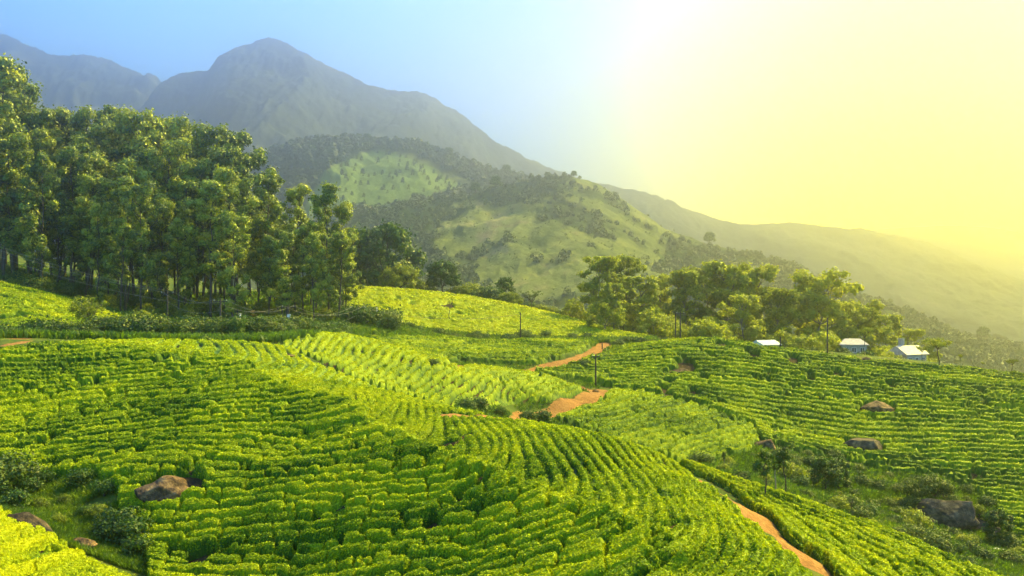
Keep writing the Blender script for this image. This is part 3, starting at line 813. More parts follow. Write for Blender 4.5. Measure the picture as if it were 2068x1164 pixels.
for scr, fk, V, Fa, tint, sm in hedges[:MAXH]:
    n = int(sm.sum()); b = V[np.unique(Fa[:n])]
    org = np.array([b[:, 0].mean(), b[:, 1].mean(), b[:, 2].min()])
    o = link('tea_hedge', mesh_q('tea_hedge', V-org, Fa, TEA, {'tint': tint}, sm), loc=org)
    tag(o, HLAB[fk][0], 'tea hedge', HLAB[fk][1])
if len(hedges) > MAXH:
    Vs, Fs, Ts, Ss, off = [], [], [], [], 0
    for scr, fk, V, Fa, tint, sm in hedges[MAXH:]:
        Vs.append(V); Fs.append(Fa+off); Ts.append(tint); Ss.append(sm); off += len(V)
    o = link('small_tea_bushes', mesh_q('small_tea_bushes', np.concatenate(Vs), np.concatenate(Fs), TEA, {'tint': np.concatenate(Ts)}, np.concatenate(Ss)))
    o['kind'] = 'stuff'; o['label'] = 'small clipped tea bushes filling in between the longer hedge rows'
# ------------------------------------------------------------------ rocks
def make_rock(w, d, h, seed, mat):
    rg = np.random.default_rng(seed)
    bm = bmesh.new(); bmesh.ops.create_icosphere(bm, subdivisions=5, radius=1)
    P = np.array([v.co[:] for v in bm.verts])
    nrm = P.copy()
    # blunt facets: clip by random planes, then roughen
    for k in range(11):
        n = rg.normal(size=3); n[2] = abs(n[2])*0.8; n /= np.linalg.norm(n); dd = 0.48+0.32*rg.random()
        over = np.maximum(P@n-dd, 0); P = P-over[:, None]*n*0.97
    q = P*2.1+seed
    r = (fbm(q[:, 0]+q[:, 2]*0.7, q[:, 1]-q[:, 2]*0.6, seed, 5)-0.5)
    r2 = ridged(q[:, 0]*0.8-q[:, 2], q[:, 1]*0.8+q[:, 2]*0.5, seed+5, 4)-0.6
    P = P*(1+0.20*r+0.10*r2)[:, None]
    P[:, 2] += 0.2*P[:, 0]*rg.normal()*0.6
    lo, hi = P.min(0), P.max(0)
    P = (P-(lo+hi)/2)/(hi-lo)*np.array([w, d, h*1.35]); P[:, 2] += h*0.36
    for v, p in zip(bm.verts, P): v.co = p
    me = bpy.data.meshes.new('boulder'); bm.to_mesh(me); bm.free(); me.materials.append(mat)
    me.polygons.foreach_set('use_smooth', np.ones(len(me.polygons), bool))
    return me
for i, ((a, b, w, h, lab, mk), p) in enumerate(zip(ROCKS, rock_pos)):
    ww = w*p[1]/F*(1.2 if w > 30 else 1); hh = h*p[1]/F
    o = link('boulder' if w > 30 else 'stone', make_rock(ww, ww*(0.75 if i not in (1, 9) else 0.5), hh*0.66, 20+i, ROCK if mk == 'rock' else DARKROCK), loc=(p[0], p[1]+ww*0.28, p[2]+0.0))
    o.rotation_euler[1] = [0.0, 0.30, 0.1][i] if i < 3 else 0
    tag(o, lab, 'rock')
ROCKD = dict((i, p) for i, p in enumerate(rock_pos))

# ------------------------------------------------------------------ trees
def clump_leaves(cs, rs, n_each, size, rg, flat=0.8, up=0.35):
    C, Nn, T = [], [], []
    for c, r in zip(cs, rs):
        n = max(6, int(n_each*(r/np.mean(rs))**2))
        d = rg.normal(size=(n, 3)); d /= np.linalg.norm(d, axis=1, keepdims=True)
        rad = r*(0.55+0.5*rg.random((n, 1)))
        p = d*rad*np.array([1, 1, flat])
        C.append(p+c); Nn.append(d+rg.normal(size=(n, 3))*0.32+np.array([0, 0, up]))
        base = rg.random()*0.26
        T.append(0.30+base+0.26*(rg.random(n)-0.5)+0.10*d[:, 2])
    for c, r in zip(cs, rs):                          # loose sprays between the clumps
        n = max(3, int(n_each*0.28)); d = rg.normal(size=(n, 3)); d /= np.linalg.norm(d, axis=1, keepdims=True)
        C.append(c+d*r*(0.9+0.75*rg.random((n, 1)))*np.array([1, 1, flat])); Nn.append(d*0.6+rg.normal(size=(n, 3))*0.6+np.array([0, 0, up])); T.append(0.36+0.4*(rg.random(n)-0.5))
    C = np.concatenate(C); Nn = np.concatenate(Nn); T = np.concatenate(T)
    V, Fq = leaf_quads(C, Nn, size*(0.7+0.6*rg.random(len(C))), rg)
    return V, Fq, T

def bend_path(p0, p1, rg, n=5, wob=0.03):
    t = np.linspace(0, 1, n)[:, None]; L = np.linalg.norm(np.array(p1)-p0)
    P = np.array(p0)*(1-t)+np.array(p1)*t
    P[1:-1] += rg.normal(size=(n-2, 3))*L*wob
    return P

def proto(name, cat, tubes, leaves, bark, leafmat, crown='crown', trunk='trunk'):
    """hidden source data: returns (trunk mesh, crown mesh)"""
    V, Fq = merge(tubes)
    tm = mesh_q(trunk, V, Fq, bark, smooth=True)
    cm = mesh_q(crown, leaves[0], leaves[1], leafmat, {'tint': leaves[2]}) if leaves is not None else None
    return dict(name=name, cat=cat, tm=tm, cm=cm)

def plant(P, loc, rz, sc, label, group=None, name=None, crown='crown', trunk='trunk'):
    e = empty(name or P['name'], loc, label, P['cat'], group)
    e.rotation_euler = (0, 0, rz); e.scale = sc if hasattr(sc, '__len__') else (sc, sc, sc)
    if P['tm']: link(trunk, P['tm'], e)
    if P['cm']: link(crown, P['cm'], e)
    return e

def gum(seed, h=30, spread=3.2, bare=0.30, nbr=15, leaf=0.36, per=120):
    """tall slender gum tree, unit height h; billowing clumps along the upper stem"""
    rg = np.random.default_rng(seed)
    lean = rg.normal(size=2)*h*0.02
    st = bend_path((0, 0, -1.5), (lean[0], lean[1], h*0.93), rg, 9, 0.008)
    tubes = [tube(st, np.linspace(0.30, 0.05, 9), 7)]
    cs, rs = [], []
    for k in range(nbr):
        f = bare+(0.97-bare)*(k+0.5*rg.random())/nbr
        base = np.array([np.interp(f*h, st[:, 2], st[:, i]) for i in range(2)]+[f*h*0.93])
        th = rg.random()*6.28; g = (f-bare)/(1-bare)
        prof = spread*(0.55+0.75*math.sin(math.pi*min(1, 0.18+0.82*g)))*(0.55+0.7*rg.random())
        tip = base+np.array([math.cos(th)*prof, math.sin(th)*prof, prof*(0.55+0.6*rg.random())])
        br = bend_path(base, tip, rg, 4, 0.07)
        tubes.append(tube(br, np.linspace(0.10, 0.03, 4), 4))
        for m in range(3):
            q = 0.55+0.5*m/2
            cs.append(base+(tip-base)*q+rg.normal(size=3)*0.45); rs.append((0.62+0.62*rg.random())*(0.75+0.3*q)*spread/3.0)
    for m in range(4):
        cs.append(st[-1]+rg.normal(size=3)*np.array([0.9, 0.9, 0.7])); rs.append(0.9+0.6*rg.random())
    return tubes, clump_leaves(np.array(cs), np.array(rs), per, leaf, rg, 0.85)

def broad(seed, h=12, w=11, trunk=0.22, n=34, leaf=0.5, per=110, dome=1.0, cr=1.5, r0=0.35):
    """spreading broadleaf tree with limbs and a domed, lumpy crown"""
    rg = np.random.default_rng(seed)
    fork = np.array([0, 0, h*trunk]); tubes = [tube(bend_path((0, 0, -1), fork, rg, 4, 0.04), np.linspace(r0, r0*0.7, 4), 7)]
    cs, rs = [], []
    for k in range(n):
        th = 2.4*k+rg.random(); z = (k+0.5)/n
        ph = math.acos(1-z*1.15) if z < 0.85 else 1.55
        rr = w*0.5*math.sin(ph)**0.9*(0.75+0.35*rg.random())
        zc = h*trunk*1.15+(h*0.93-h*trunk*1.15)*(math.cos(ph)*dome*0.95+0.05+0.1*rg.random())
        c = np.array([math.cos(th)*rr, math.sin(th)*rr, zc]); cs.append(c); rs.append(cr*(0.7+0.6*rg.random()))
        if k % 3 == 0:
            mid = fork*0.6+c*0.4+np.array([0, 0, -0.3])
            tubes.append(tube(np.array([fork*0.95, mid, c]), [r0*0.4, r0*0.25, 0.04], 5))
    return tubes, clump_leaves(np.array(cs), np.array(rs), per, leaf, rg, 0.75)

def umbrella(seed, h=22, w=12, tiers=6, leaf=0.5, per=80, bare=0.38):
    """tall tree with open, layered, flat topped boughs"""
    rg = np.random.default_rng(seed)
    st = bend_path((0, 0, -2), (rg.normal()*0.6, rg.normal()*0.6, h*0.9), rg, 7, 0.012)
    tubes = [tube(st, np.linspace(0.32, 0.08, 7), 7)]; cs, rs = [], []
    for t in range(tiers):
        f = bare+(0.98-bare)*t/(tiers-1)
        ww = w*0.5*(0.62+0.38*math.sin(math.pi*(0.15+0.75*t/(tiers-1))))
        for k in range(4 if t < tiers-1 else 5):
            th = rg.random()*6.28; L = ww*(0.45+0.6*rg.random())
            base = np.array([np.interp(f*h*0.8, st[:, 2], st[:, 0]), np.interp(f*h*0.8, st[:, 2], st[:, 1]), f*h*0.8])
            tip = np.array([base[0]+math.cos(th)*L, base[1]+math.sin(th)*L, min(h*0.98, f*h+rg.normal()*0.5)])
            tubes.append(tube(bend_path(base, tip, rg, 4, 0.06), [0.14, 0.10, 0.07, 0.03], 4))
            for m in range(4):
                c = tip+np.array([rg.normal()*1.1, rg.normal()*1.1, 0.2+rg.normal()*0.3])-(tip-base)*0.18*m*rg.random(); cs.append(c); rs.append(0.65+0.7*rg.random())
    return tubes, clump_leaves(np.array(cs), np.array(rs), per, leaf, rg, 0.8, 0.5)

def shrub(seed, w=2.6, h=1.9, n=16, leaf=0.17, per=75, twig=True):
    rg = np.random.default_rng(seed); cs, rs, tubes = [], [], []
    for k in range(n):
        th = 2.4*k+rg.random(); r = w*0.42*math.sqrt((k+0.4)/n); z = h*(0.30+0.55*rg.random()*(1-(r/(w*0.5))**2*0.5))
        c = np.array([math.cos(th)*r, math.sin(th)*r, z]); cs.append(c); rs.append(0.28*min(w, h*1.4)*(0.6+0.6*rg.random()))
        if k % 3 == 0: tubes.append(tube(np.array([[0.1*math.cos(th), 0.1*math.sin(th), -0.3], c*0.6, c]), [0.05, 0.035, 0.015], 4))
    return tubes, clump_leaves(np.array(cs), np.array(rs), per, leaf, rg, 0.85)

def bare_tree(seed, h, w, n=7, r0=0.14, fan=0.5):
    rg = np.random.default_rng(seed); top = np.array([rg.normal()*0.04*h, 0, h*fan])
    st = bend_path((0, 0, -0.6), top, rg, 5, 0.04); tubes = [tube(st, np.linspace(r0, r0*0.7, 5), 6)]; tips = []
    for k in range(n):
        th = 2.4*k+rg.random(); L = w*0.5*(0.5+0.5*rg.random())
        tip = np.array([math.cos(th)*L, math.sin(th)*L, h*(0.8+0.2*rg.random())])+top*[1, 1, 0]
        b = bend_path(top, tip, rg, 5, 0.06); tubes.append(tube(b, np.linspace(r0*0.55, 0.02, 5), 5)); tips.append(tip)
        for m in range(3):
            s = b[2+m % 2]; e = s+np.array([rg.normal()*w*0.13, rg.normal()*w*0.13, h*0.12*rg.random()+0.1]); tubes.append(tube(np.array([s, (s+e)/2+rg.normal(size=3)*0.05, e]), [0.035, 0.025, 0.012], 4)); tips.append(e)
    return tubes, np.array(tips)

def gpt(px, d, sink=0.0):
    g = ground(px, d); g[2] -= sink; return g
trg = np.random.default_rng(77)

# --- the tall grove on the left
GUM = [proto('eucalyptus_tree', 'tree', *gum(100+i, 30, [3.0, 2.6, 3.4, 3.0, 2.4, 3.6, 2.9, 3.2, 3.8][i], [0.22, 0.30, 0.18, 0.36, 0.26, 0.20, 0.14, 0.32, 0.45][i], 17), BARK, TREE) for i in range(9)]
TOPS = np.array([(-120,90),(0,122),(35,165),(55,215),(80,222),(105,212),(135,240),(170,213),(225,212),(255,245),(290,226),(330,232),(352,262),(390,246),(440,256),(470,290),(500,330),(520,352),(545,342),(575,362),(605,385),(640,380),(662,372),(690,392),(702,440)], float)
def topy(px): return float(np.interp(px, TOPS[:, 0], TOPS[:, 1]))
TALL = [ # silhouette trees: px, depth, top py, proto, label
 (4,215,118,0,'tallest eucalyptus at the left edge of the grove, reaching above all others'),
 (30,232,150,5,'tall eucalyptus just right of the tallest tree at the left edge'),
 (62,222,212,1,'eucalyptus with a narrow crown beside the gap in the left grove top'),
 (112,236,211,3,'slim eucalyptus with a round tuft standing above the left grove'),
 (178,230,212,6,'eucalyptus with twin rounded tops in the left third of the grove'),
 (228,238,212,4,'eucalyptus with a narrow dark top rising over the grove'),
 (298,228,224,8,'eucalyptus with an open flat dark top seen against the mountain'),
 (325,240,235,7,'eucalyptus behind the open flat topped one in the grove'),
 (392,224,244,2,'broad eucalyptus with a dense domed top right of the grove middle'),
 (448,222,254,8,'eucalyptus with a loose leaning top near the right shoulder of the grove'),
 (484,212,300,8,'eucalyptus with airy side branches hanging out over the valley'),
 (545,196,342,6,'cone shaped eucalyptus with a sunlit top right of the grove shoulder'),
 (468,190,345,5,'yellow-green leafy eucalyptus in front of the grove shoulder'),
 (600,205,366,3,'small topped eucalyptus between the cone shaped and the rightmost tree'),
 (662,190,372,0,'rightmost eucalyptus of the grove with a rounded airy crown'),
 (692,196,405,7,'last slim eucalyptus at the right end of the grove over the bright hill'),
]
def put_gum(px, d, ty, k, label, group=None, wid=1.0):
    g = gpt(px, d); H = (HY-ty)*d/F-g[2]; s = H/30.0
    return plant(GUM[k], g, trg.random()*6.28, (s*wid, s*wid, s), label, group)
for px, d, ty, k, lab in TALL: put_gum(px, d, ty, k, lab, None, 1.0)
GRP = 'eucalyptus trees of the left grove'
fp = []
for tries in range(4000):
    px = trg.uniform(-30, 698); d = trg.uniform(176, 250)
    if px < 235 and d < 181+0.02*(235-px): continue
    if 478 < px < 520 and d < 200: continue
    if px > 560 and d > 215: continue
    x = (px-CX)*d/F
    if any((x-a)**2+(d-b)**2 < 3.1**2 for a, b in fp): continue
    fp.append((x, d))
    if len(fp) >= 104: break
GL = ['slender eucalyptus packed inside the dense left grove, seen among its neighbours', 'eucalyptus in the front row of the left grove with dark trunk showing below']
for x, d in fp:
    px = CX+x*F/d
    back = (d-176)/74
    ty = topy(px)+ (1-back)*trg.uniform(55, 200)+trg.uniform(6, 40)
    ty = min(ty, 470)
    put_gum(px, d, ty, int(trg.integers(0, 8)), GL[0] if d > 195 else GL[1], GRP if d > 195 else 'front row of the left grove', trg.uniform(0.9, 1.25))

# --- low growth inside the grove: understory shrubs
SH = [proto('shrub', 'shrub', *shrub(300+i, [2.6, 3.2, 2.2, 2.8][i], [1.9, 2.0, 2.0, 1.5][i]), BARK, [BROAD, SCRUB, PALE, SCRUB][i]) for i in range(4)]
def put_shrub(px, d, k, sc, label, group, py=None):
    g = gpt(px, d) if py is None else hit(px, py, d)
    return plant(SH[k], g, trg.random()*6.28, sc, label, group, 'shrub', 'foliage', 'stems')
for i in range(46):
    px = trg.uniform(-20, 700); d = trg.uniform(180, 200)
    put_shrub(px, d, int(trg.choice([0, 2, 2])), trg.uniform(0.9, 1.7), 'leafy undergrowth shrub between the trunks at the foot of the left grove', 'undergrowth of the left grove')
# roadside hedge of loose shrubs behind the near ridge
n = 0
for px in np.arange(70, 700, 11.5):
    d = float(np.interp(px, [60, 300, 500, 640, 700], [121, 127, 131, 141, 158]))+trg.uniform(-1.5, 3)
    put_shrub(px+trg.uniform(-5, 5), d, int(trg.choice([1, 3, 1, 0])), trg.uniform(1.0, 1.5), 'brushy shrub with rusty tips in the roadside hedge behind the near ridge', 'roadside hedge shrubs'); n += 1
for px, d, sc in [(20,118,0.9),(5,116,0.9),(62,119,0.9),(-8,121,1.1),(12,124,0.8),(34,123,0.7),(72,117,0.9),(48,126,0.8),(2,128,1.0)]:
    put_shrub(px, d, 0, sc, 'dark green shrub beside the red earth bank at the left edge', 'shrubs beside the red earth bank')
# bank below the bright hill
for i in range(44):
    px = trg.uniform(690, 1190); d = np.interp(px, [690, 760, 900, 1190], [168, 180, 191, 203])+trg.uniform(-3, 7)
    put_shrub(px, d, int(trg.choice([1, 0, 3])), trg.uniform(0.5, 1.05), 'low scrubby bush on the bank below the sunny hill', 'scrub on the bank below the sunny hill')
for i in range(14):
    px = trg.uniform(690, 790); d = trg.uniform(172, 192)
    put_shrub(px, d, int(trg.choice([0, 1])), trg.uniform(1.1, 1.7), 'dark bush at the corner between the grove and the sunny hill', 'bushes at the corner of the grove')
for px, d, sc in [(1248,192,1.1),(1262,196,0.9),(1292,196,0.9),(1315,197,1.0),(1340,196,1.0),(1360,194,0.8),(1275,198,0.8),(1185,206,0.8),(1160,204,0.8)]:
    put_shrub(px, d, int(trg.choice([0, 3])), sc, 'rounded bush in the row above the orange clearing', 'bushes above the orange clearing')
for px, py, sc in [(1180,745,0.75),(1228,730,0.55),(875,742,0.5),(965,833,0.8),(1065,855,0.7),(940,836,0.6),(1095,858,0.8),(1010,842,0.5)]:
    put_shrub(px, 90, 0, sc, 'small round bush standing by the orange track', 'small bushes by the orange track', py)

# --- trees behind the bright hill
BT = [proto('broadleaf_tree', 'tree', *broad(400, 15, 15, 0.2, 44, 0.55, 120, 1.0, 1.7), BARK, BROAD),
      proto('broadleaf_tree', 'tree', *broad(401, 9, 11, 0.2, 34, 0.45, 110, 0.9, 1.3, 0.25), BARK, PALE),
      proto('broadleaf_tree', 'tree', *broad(402, 10, 8, 0.28, 26, 0.45, 110, 1.0, 1.3, 0.25), BARK, BROAD),
      proto('broadleaf_tree', 'tree', *broad(403, 8, 5, 0.2, 22, 0.4, 90, 1.15, 0.9, 0.2), BARK, BROAD)]
def put_at(P, px, d, ty, H, label, group=None, base=None, wid=1.0, **k):
    """tree with its top at photo row ty; H is the height of the prototype"""
    g = gpt(px, d)
    s = ((HY-ty)*d/F-g[2])/H
    if base is not None: s = base
    return plant(P, g, trg.random()*6.28, (s*wid, s*wid, s), label, group, **k)
put_at(BT[0], 778, 262, 458, 15, 'big dark green broadleaf tree behind the sunny hill, right of the grove', wid=1.0)
put_at(BT[2], 715, 268, 470, 10, 'thin lacy tree between the grove and the big broadleaf tree', wid=0.7)
put_at(BT[0], 735, 290, 490, 15, 'mid green tree half hidden behind the big broadleaf tree', wid=1.0)
put_at(BT[1], 808, 252, 534, 9, 'pale green domed tree in front of the big broadleaf tree', wid=1.1)
put_at(BT[2], 893, 256, 530, 10, 'round dark tree standing alone right of the big broadleaf tree', wid=1.15)
put_at(BT[3], 1020, 262, 566, 8, 'small dark pointed tree on the skyline of the sunny hill', wid=1.0)
put_at(BT[1], 1030, 252, 590, 9, 'low spreading pale tree under the small pointed tree', wid=1.3)
put_at(BT[1], 845, 262, 568, 9, 'low pale tree between the domed tree and the lone round tree', wid=1.2)
for px, ty in [(930,578),(955,572),(985,580),(1000,592),(870,582),(910,585),(965,585),(1060,608),(1090,615),(840,585),(1110,620),(1130,628),(1160,635),(1180,640)]:
    g = gpt(px, 256); s = max(0.5, ((HY-ty)*256/F-g[2])/1.9)
    plant(SH[int(trg.choice([0, 2, 2]))], g, trg.random()*6, (s*1.3, s*1.3, s), 'yellowish bush along the far edge of the sunny hill', 'bushes along the far edge of the sunny hill', 'shrub', 'foliage', 'stems')
tb, tips = bare_tree(31, 7, 9, 9, 0.2, 0.45)
lv = clump_leaves(tips, np.full(len(tips), 0.45), 14, 0.22, np.random.default_rng(3), 0.5)
put_at(proto('acacia_tree', 'tree', tb, lv, BARK, SCRUB), 1074, 238, 588, 7, 'nearly bare flat topped tree on the right skyline of the sunny hill')
tb, tips = bare_tree(32, 6, 2.2, 4, 0.1, 0.5)
o = put_at(proto('bare_tree', 'tree', tb, None, BARK, None), 908, 212, 600, 6, 'small leafless crooked tree standing in the sunny hill tea')
# pale little tree at left by the small field
tb, tips = bare_tree(33, 6, 5.5, 8, 0.12, 0.3)
lv = clump_leaves(np.concatenate([tips, tips+[0.3, 0.2, -0.9]]), np.full(2*len(tips), 0.55), 26, 0.2, np.random.default_rng(4), 0.7)
put_at(proto('sapling', 'tree', tb, lv, PALEBARK, PALE), 178, 138, 600, 6, 'small pale leafy tree in front of the small field at left')
plant(SH[2], gpt(285, 150), 1.0, 1.6, 'pale leafy bush at the tip of the small field before the grove', None, 'shrub', 'foliage', 'stems')
plant(SH[0], gpt(476, 128), 1.0, (0.8, 0.8, 1.5), 'bright upright bush in the roadside hedge below the forest track', None, 'shrub', 'foliage', 'stems')

# --- trees beyond the right slope
UM = [proto('shade_tree', 'tree', *umbrella(500+i, 22, [10, 12, 9, 11][i], [7, 8, 8, 6][i], bare=[0.30, 0.22, 0.22, 0.42][i], per=60), PALEBARK, GLEAM) for i in range(4)]
RT = [
 (1215,240,520,0,1.1,'tallest layered shade tree at the left end of the trees beyond the right slope'),
 (1262,250,522,3,0.8,'slim shade tree with a separate top right of the tallest layered one'),
 (1290,236,562,1,1.2,'broad pale shade tree below the slim one near the double pole'),
 (1240,222,575,1,1.0,'leafy tree at the foot of the tallest layered shade tree'),
 (1330,262,560,2,1.0,'shade tree behind the double pole beyond the right slope'),
 (1385,248,548,0,1.0,'layered shade tree directly above the double pole'),
 (1425,256,545,1,1.0,'dense yellow-green tree right of the double pole'),
 (1470,250,535,2,1.1,'tall domed tree in the middle of the row beyond the right slope'),
 (1528,255,543,2,0.9,'pointed pale tree right of the tall domed one'),
 (1500,232,600,1,1.1,'lower dense tree in front of the tall domed one'),
 (1575,246,585,0,1.0,'dense tree above the thin post on the slope crest'),
 (1650,252,553,3,1.15,'airy layered tree standing apart above the pale house'),
 (1622,262,600,2,0.9,'pale tree left of the airy layered tree'),
 (1700,258,615,2,1.0,'low pale tree between the airy layered tree and the pale roof'),
 (1745,264,612,3,1.1,'flat topped tree over the chimneyed house'),
 (1790,270,640,1,0.9,'small hazy tree beside the chimneyed house'),
 (1835,285,668,1,0.9,'pale rounded tree behind the chimneyed house'),
 (1880,290,690,2,0.8,'low pale tree at the right end of the trees beyond the slope'),
]
for px, d, ty, k, wd, lab in RT: put_at(UM[k], px, d, ty, 22, lab, wid=wd)
RB = [proto('broadleaf_tree', 'tree', *broad(410+i, 9, [10, 7][i], 0.2, [30, 24][i], 0.42, 80, 1.0, 1.05, 0.22), PALEBARK, GLEAM) for i in range(2)]
RL = np.array([(1105,612),(1150,600),(1190,600),(1300,610),(1400,640),(1500,640),(1600,650),(1700,670),(1800,700),(1900,735),(2000,760)], float)
for i in range(58):
    px = trg.uniform(1110, 1900); d = trg.uniform(212, 262); ty = np.interp(px, RL[:, 0], RL[:, 1])+trg.uniform(-4, 46)
    g = gpt(px, d); s = ((HY-ty)*d/F-g[2])
    if s < 2.2: continue
    if s > 9.5: g[2] += s-9.5; s = 9.5
    P = RB[int(trg.integers(0, 2))]; H0 = 9
    plant(P, gpt(px, d), trg.random()*6, (s/H0*trg.uniform(0.8, 1.2), s/H0*trg.uniform(0.8, 1.2), s/H0), 'leafy small tree in the hazy belt beyond the right slope', 'small trees beyond the right slope')
for px, d, hh in [(1528,209,3.6),(1566,211,3.2),(1700,211,5.4),(1748,212,5.6),(1724,209,4.2),(1735,206,4.0),(1710,206,4.4),(1812,211,5.2),(1862,211,5.0),(1838,208,3.8),(1822,206,4.2),(1850,206,4.0),(1775,212,4.4),(1680,212,4.6),(1880,210,3.0),(1600,212,4.5),(1640,211,4.6)]:
    plant(BT[1 if px % 2 else 3], gpt(px, d), trg.random()*6, (hh/9*1.2, hh/9*1.2, hh/8), 'low garden tree in front of the houses beyond the right slope', 'garden trees by the houses')
# little umbrella trees along the crest
tb, tips = bare_tree(35, 6, 4.6, 7, 0.12, 0.62)
lv = clump_leaves(tips, np.full(len(tips), 0.55), 22, 0.24, np.random.default_rng(6), 0.6)
UT = proto('umbrella_tree', 'tree', tb, lv, BARK, PALE)
for px, d, ty, lab, wd in [(1896,160,684,'small umbrella tree on the crest at right, largest of three in the open',1.1),(1940,166,716,'thin little tree right of the small umbrella tree',0.5),(2043,158,726,'forked little tree nearest the right edge on the crest',0.9),(1862,175,700,'small tufted tree just left of the largest umbrella tree',0.9),(1985,168,732,'tiny tree between the thin little tree and the forked one',0.8),(1745,172,662,'slim tree with tufted top beside the brown crest rock',0.6),(1483,186,654,'pollarded tree stem with few branches on the slope crest',0.5)]:
    put_at(UT, px, d, ty, 6, lab, wid=wd)
# ------------------------------------------------------------------ gully: slender trees, bushes, grass
def slender(seed, h, crown_w, n, leaf=0.2, per=60, frac=0.55):
    rg = np.random.default_rng(seed)
    st = bend_path((0, 0, -0.5), (rg.normal()*0.25, rg.normal()*0.25, h*0.95), rg, 8, 0.015)
    tubes = [tube(st, np.linspace(0.15, 0.04, 8), 6)]; cs, rs = [], []
    for k in range(n):
        f = frac+(0.98-frac)*(k+rg.random()*0.6)/n; th = rg.random()*6.28; L = crown_w*0.5*(0.4+0.7*rg.random())*(1.1-0.4*f)
        b = np.array([np.interp(f*h*0.95, st[:, 2], st[:, 0]), np.interp(f*h*0.95, st[:, 2], st[:, 1]), f*h*0.95])
        t = b+np.array([math.cos(th)*L, math.sin(th)*L, L*0.35]); tubes.append(tube(bend_path(b, t, rg, 4, 0.08), [0.05, 0.035, 0.025, 0.012], 4))
        for m in range(2): cs.append(b+(t-b)*(0.65+0.4*m)+rg.normal(size=3)*0.1); rs.append(0.30+0.3*rg.random())
    return tubes, clump_leaves(np.array(cs), np.array(rs), per, leaf, rg, 0.8)
SL = [proto('slender_tree', 'tree', *slender(600, 9, 3.6, 13), BARK, BROAD), proto('slender_tree', 'tree', *slender(601, 9, 3.8, 12, frac=0.6), BARK, SCRUB), proto('slender_tree', 'tree', *slender(602, 8, 2.2, 7, frac=0.7), PALEBARK, SCRUB)]
def put_hit(P, px, pyb, ty, H, label, dmin=20, wid=1.0, **k):
    g = hit(px, pyb, dmin); s = (pyb-ty)*g[1]/F/H
    return plant(P, g, trg.random()*6.28, (s*wid, s*wid, s), label, **k)
put_hit(SL[0], 1547, 1022, 905, 9, 'slender dark tree standing in the tea strip beside the gully, left of three')
put_hit(SL[1], 1586, 1016, 900, 9, 'slender dark tree at the edge of the gully, right of three', 62)
put_hit(SL[2], 1567, 1005, 915, 8, 'thin pale stemmed tree between the two dark slender trees', 66)
tb, tips = bare_tree(36, 6, 1.6, 5, 0.07, 0.55)
put_hit(proto('bare_tree', 'tree', tb, None, BARK, None), 1720, 1060, 1000, 6, 'thin leafless crooked tree standing in the gully', 60)
put_hit(SL[2], 1462, 955, 912, 8, 'small ragged tree at the upper end of the gully', 66, 0.9)
put_hit(BT[3], 2018, 1108, 1036, 8, 'dark conical evergreen bush beside the mossy rock ridge', 80, 1.05)
put_hit(BT[2], 1668, 1000, 925, 10, 'dark broad bush in the gully below the rounded boulder', 80, 0.95)
put_hit(BT[3], 1694, 998, 930, 8, 'leafy upright small tree beside the dark broad gully bush', 80, 0.9)
put_hit(BT[3], 1884, 1010, 962, 8, 'dark upright bush growing on top of the huge gully boulder', 80, 0.7)
GPOLY = [(1345,928),(1440,940),(1520,918),(1545,900),(1600,918),(1700,930),(1800,966),(1900,970),(2005,1025),(2030,1110),(2068,1130),(2068,1164),(1985,1164),(1850,1108),(1700,1052),(1600,1012),(1500,978),(1400,946)]
n = 0; seen = []
for t in range(900):
    px = trg.uniform(1345, 2066); py = trg.uniform(915, 1162)
    if not inpoly(GPOLY, np.array([px]), np.array([py]))[0]: continue
    g = hit(px, py, 66)
    if any(np.hypot(g[0]-a, g[1]-b) < 1.9 for a, b in seen): continue
    seen.append((g[0], g[1]))
    k = int(trg.choice([0, 1, 2, 0, 3])); sc = trg.uniform(0.3, 0.8)
    if trg.random() < 0.12: sc *= 1.5
    plant(SH[k], g, trg.random()*6, sc, 'wild bush in the overgrown gully below the right slope', 'bushes of the gully', 'shrub', 'foliage', 'stems')
    n += 1
    if n >= 120: break
for px, py, k, sc in [(245,1080,0,0.8),(215,1085,0,0.6),(268,1100,0,0.75),(235,1100,0,0.7),(20,985,1,1.1),(5,1000,1,1.0),(210,1000,0,0.5),(160,985,0,0.6),(90,980,0,0.5),(200,1050,2,0.5),(120,1060,2,0.35),(130,1020,2,0.35),(60,1000,0,0.6),(280,1125,0,0.6),(170,1045,0,0.35),(80,1030,2,0.4),(30,1030,0,0.6)]:
    plant(SH[k], hit(px, py, 40), trg.random()*6, sc, 'leafy bush in the grassy hollow at lower left', 'bushes of the grassy hollow', 'shrub', 'foliage', 'stems')
for dx, dy, dz, sc in [(-2.2,0.3,3.6,0.8),(-1.0,1.0,4.0,1.0),(0.6,1.4,4.0,1.0),(1.8,1.5,3.6,0.7),(-2.6,-0.6,2.4,0.7)]:
    p = rock_pos[9]
    plant(SH[1], (p[0]+dx, p[1]+3+dy, p[2]+dz*0.8), trg.random()*6, sc, 'dry bush growing on top of the huge gully boulder', 'bushes on the huge boulder', 'shrub', 'foliage', 'stems')
for dx, dy, dz, sc in [(-2.2,0.2,0.6,0.6),(-1.1,0.2,1.3,0.6),(0.0,0.3,2.0,0.6)]:
    p = rock_pos[10]
    plant(SH[2], (p[0]+dx, p[1]+1+dy, p[2]+dz), trg.random()*6, sc, 'green creeper bush on the back of the mossy rock ridge', 'creeper on the mossy ridge', 'shrub', 'foliage', 'stems')

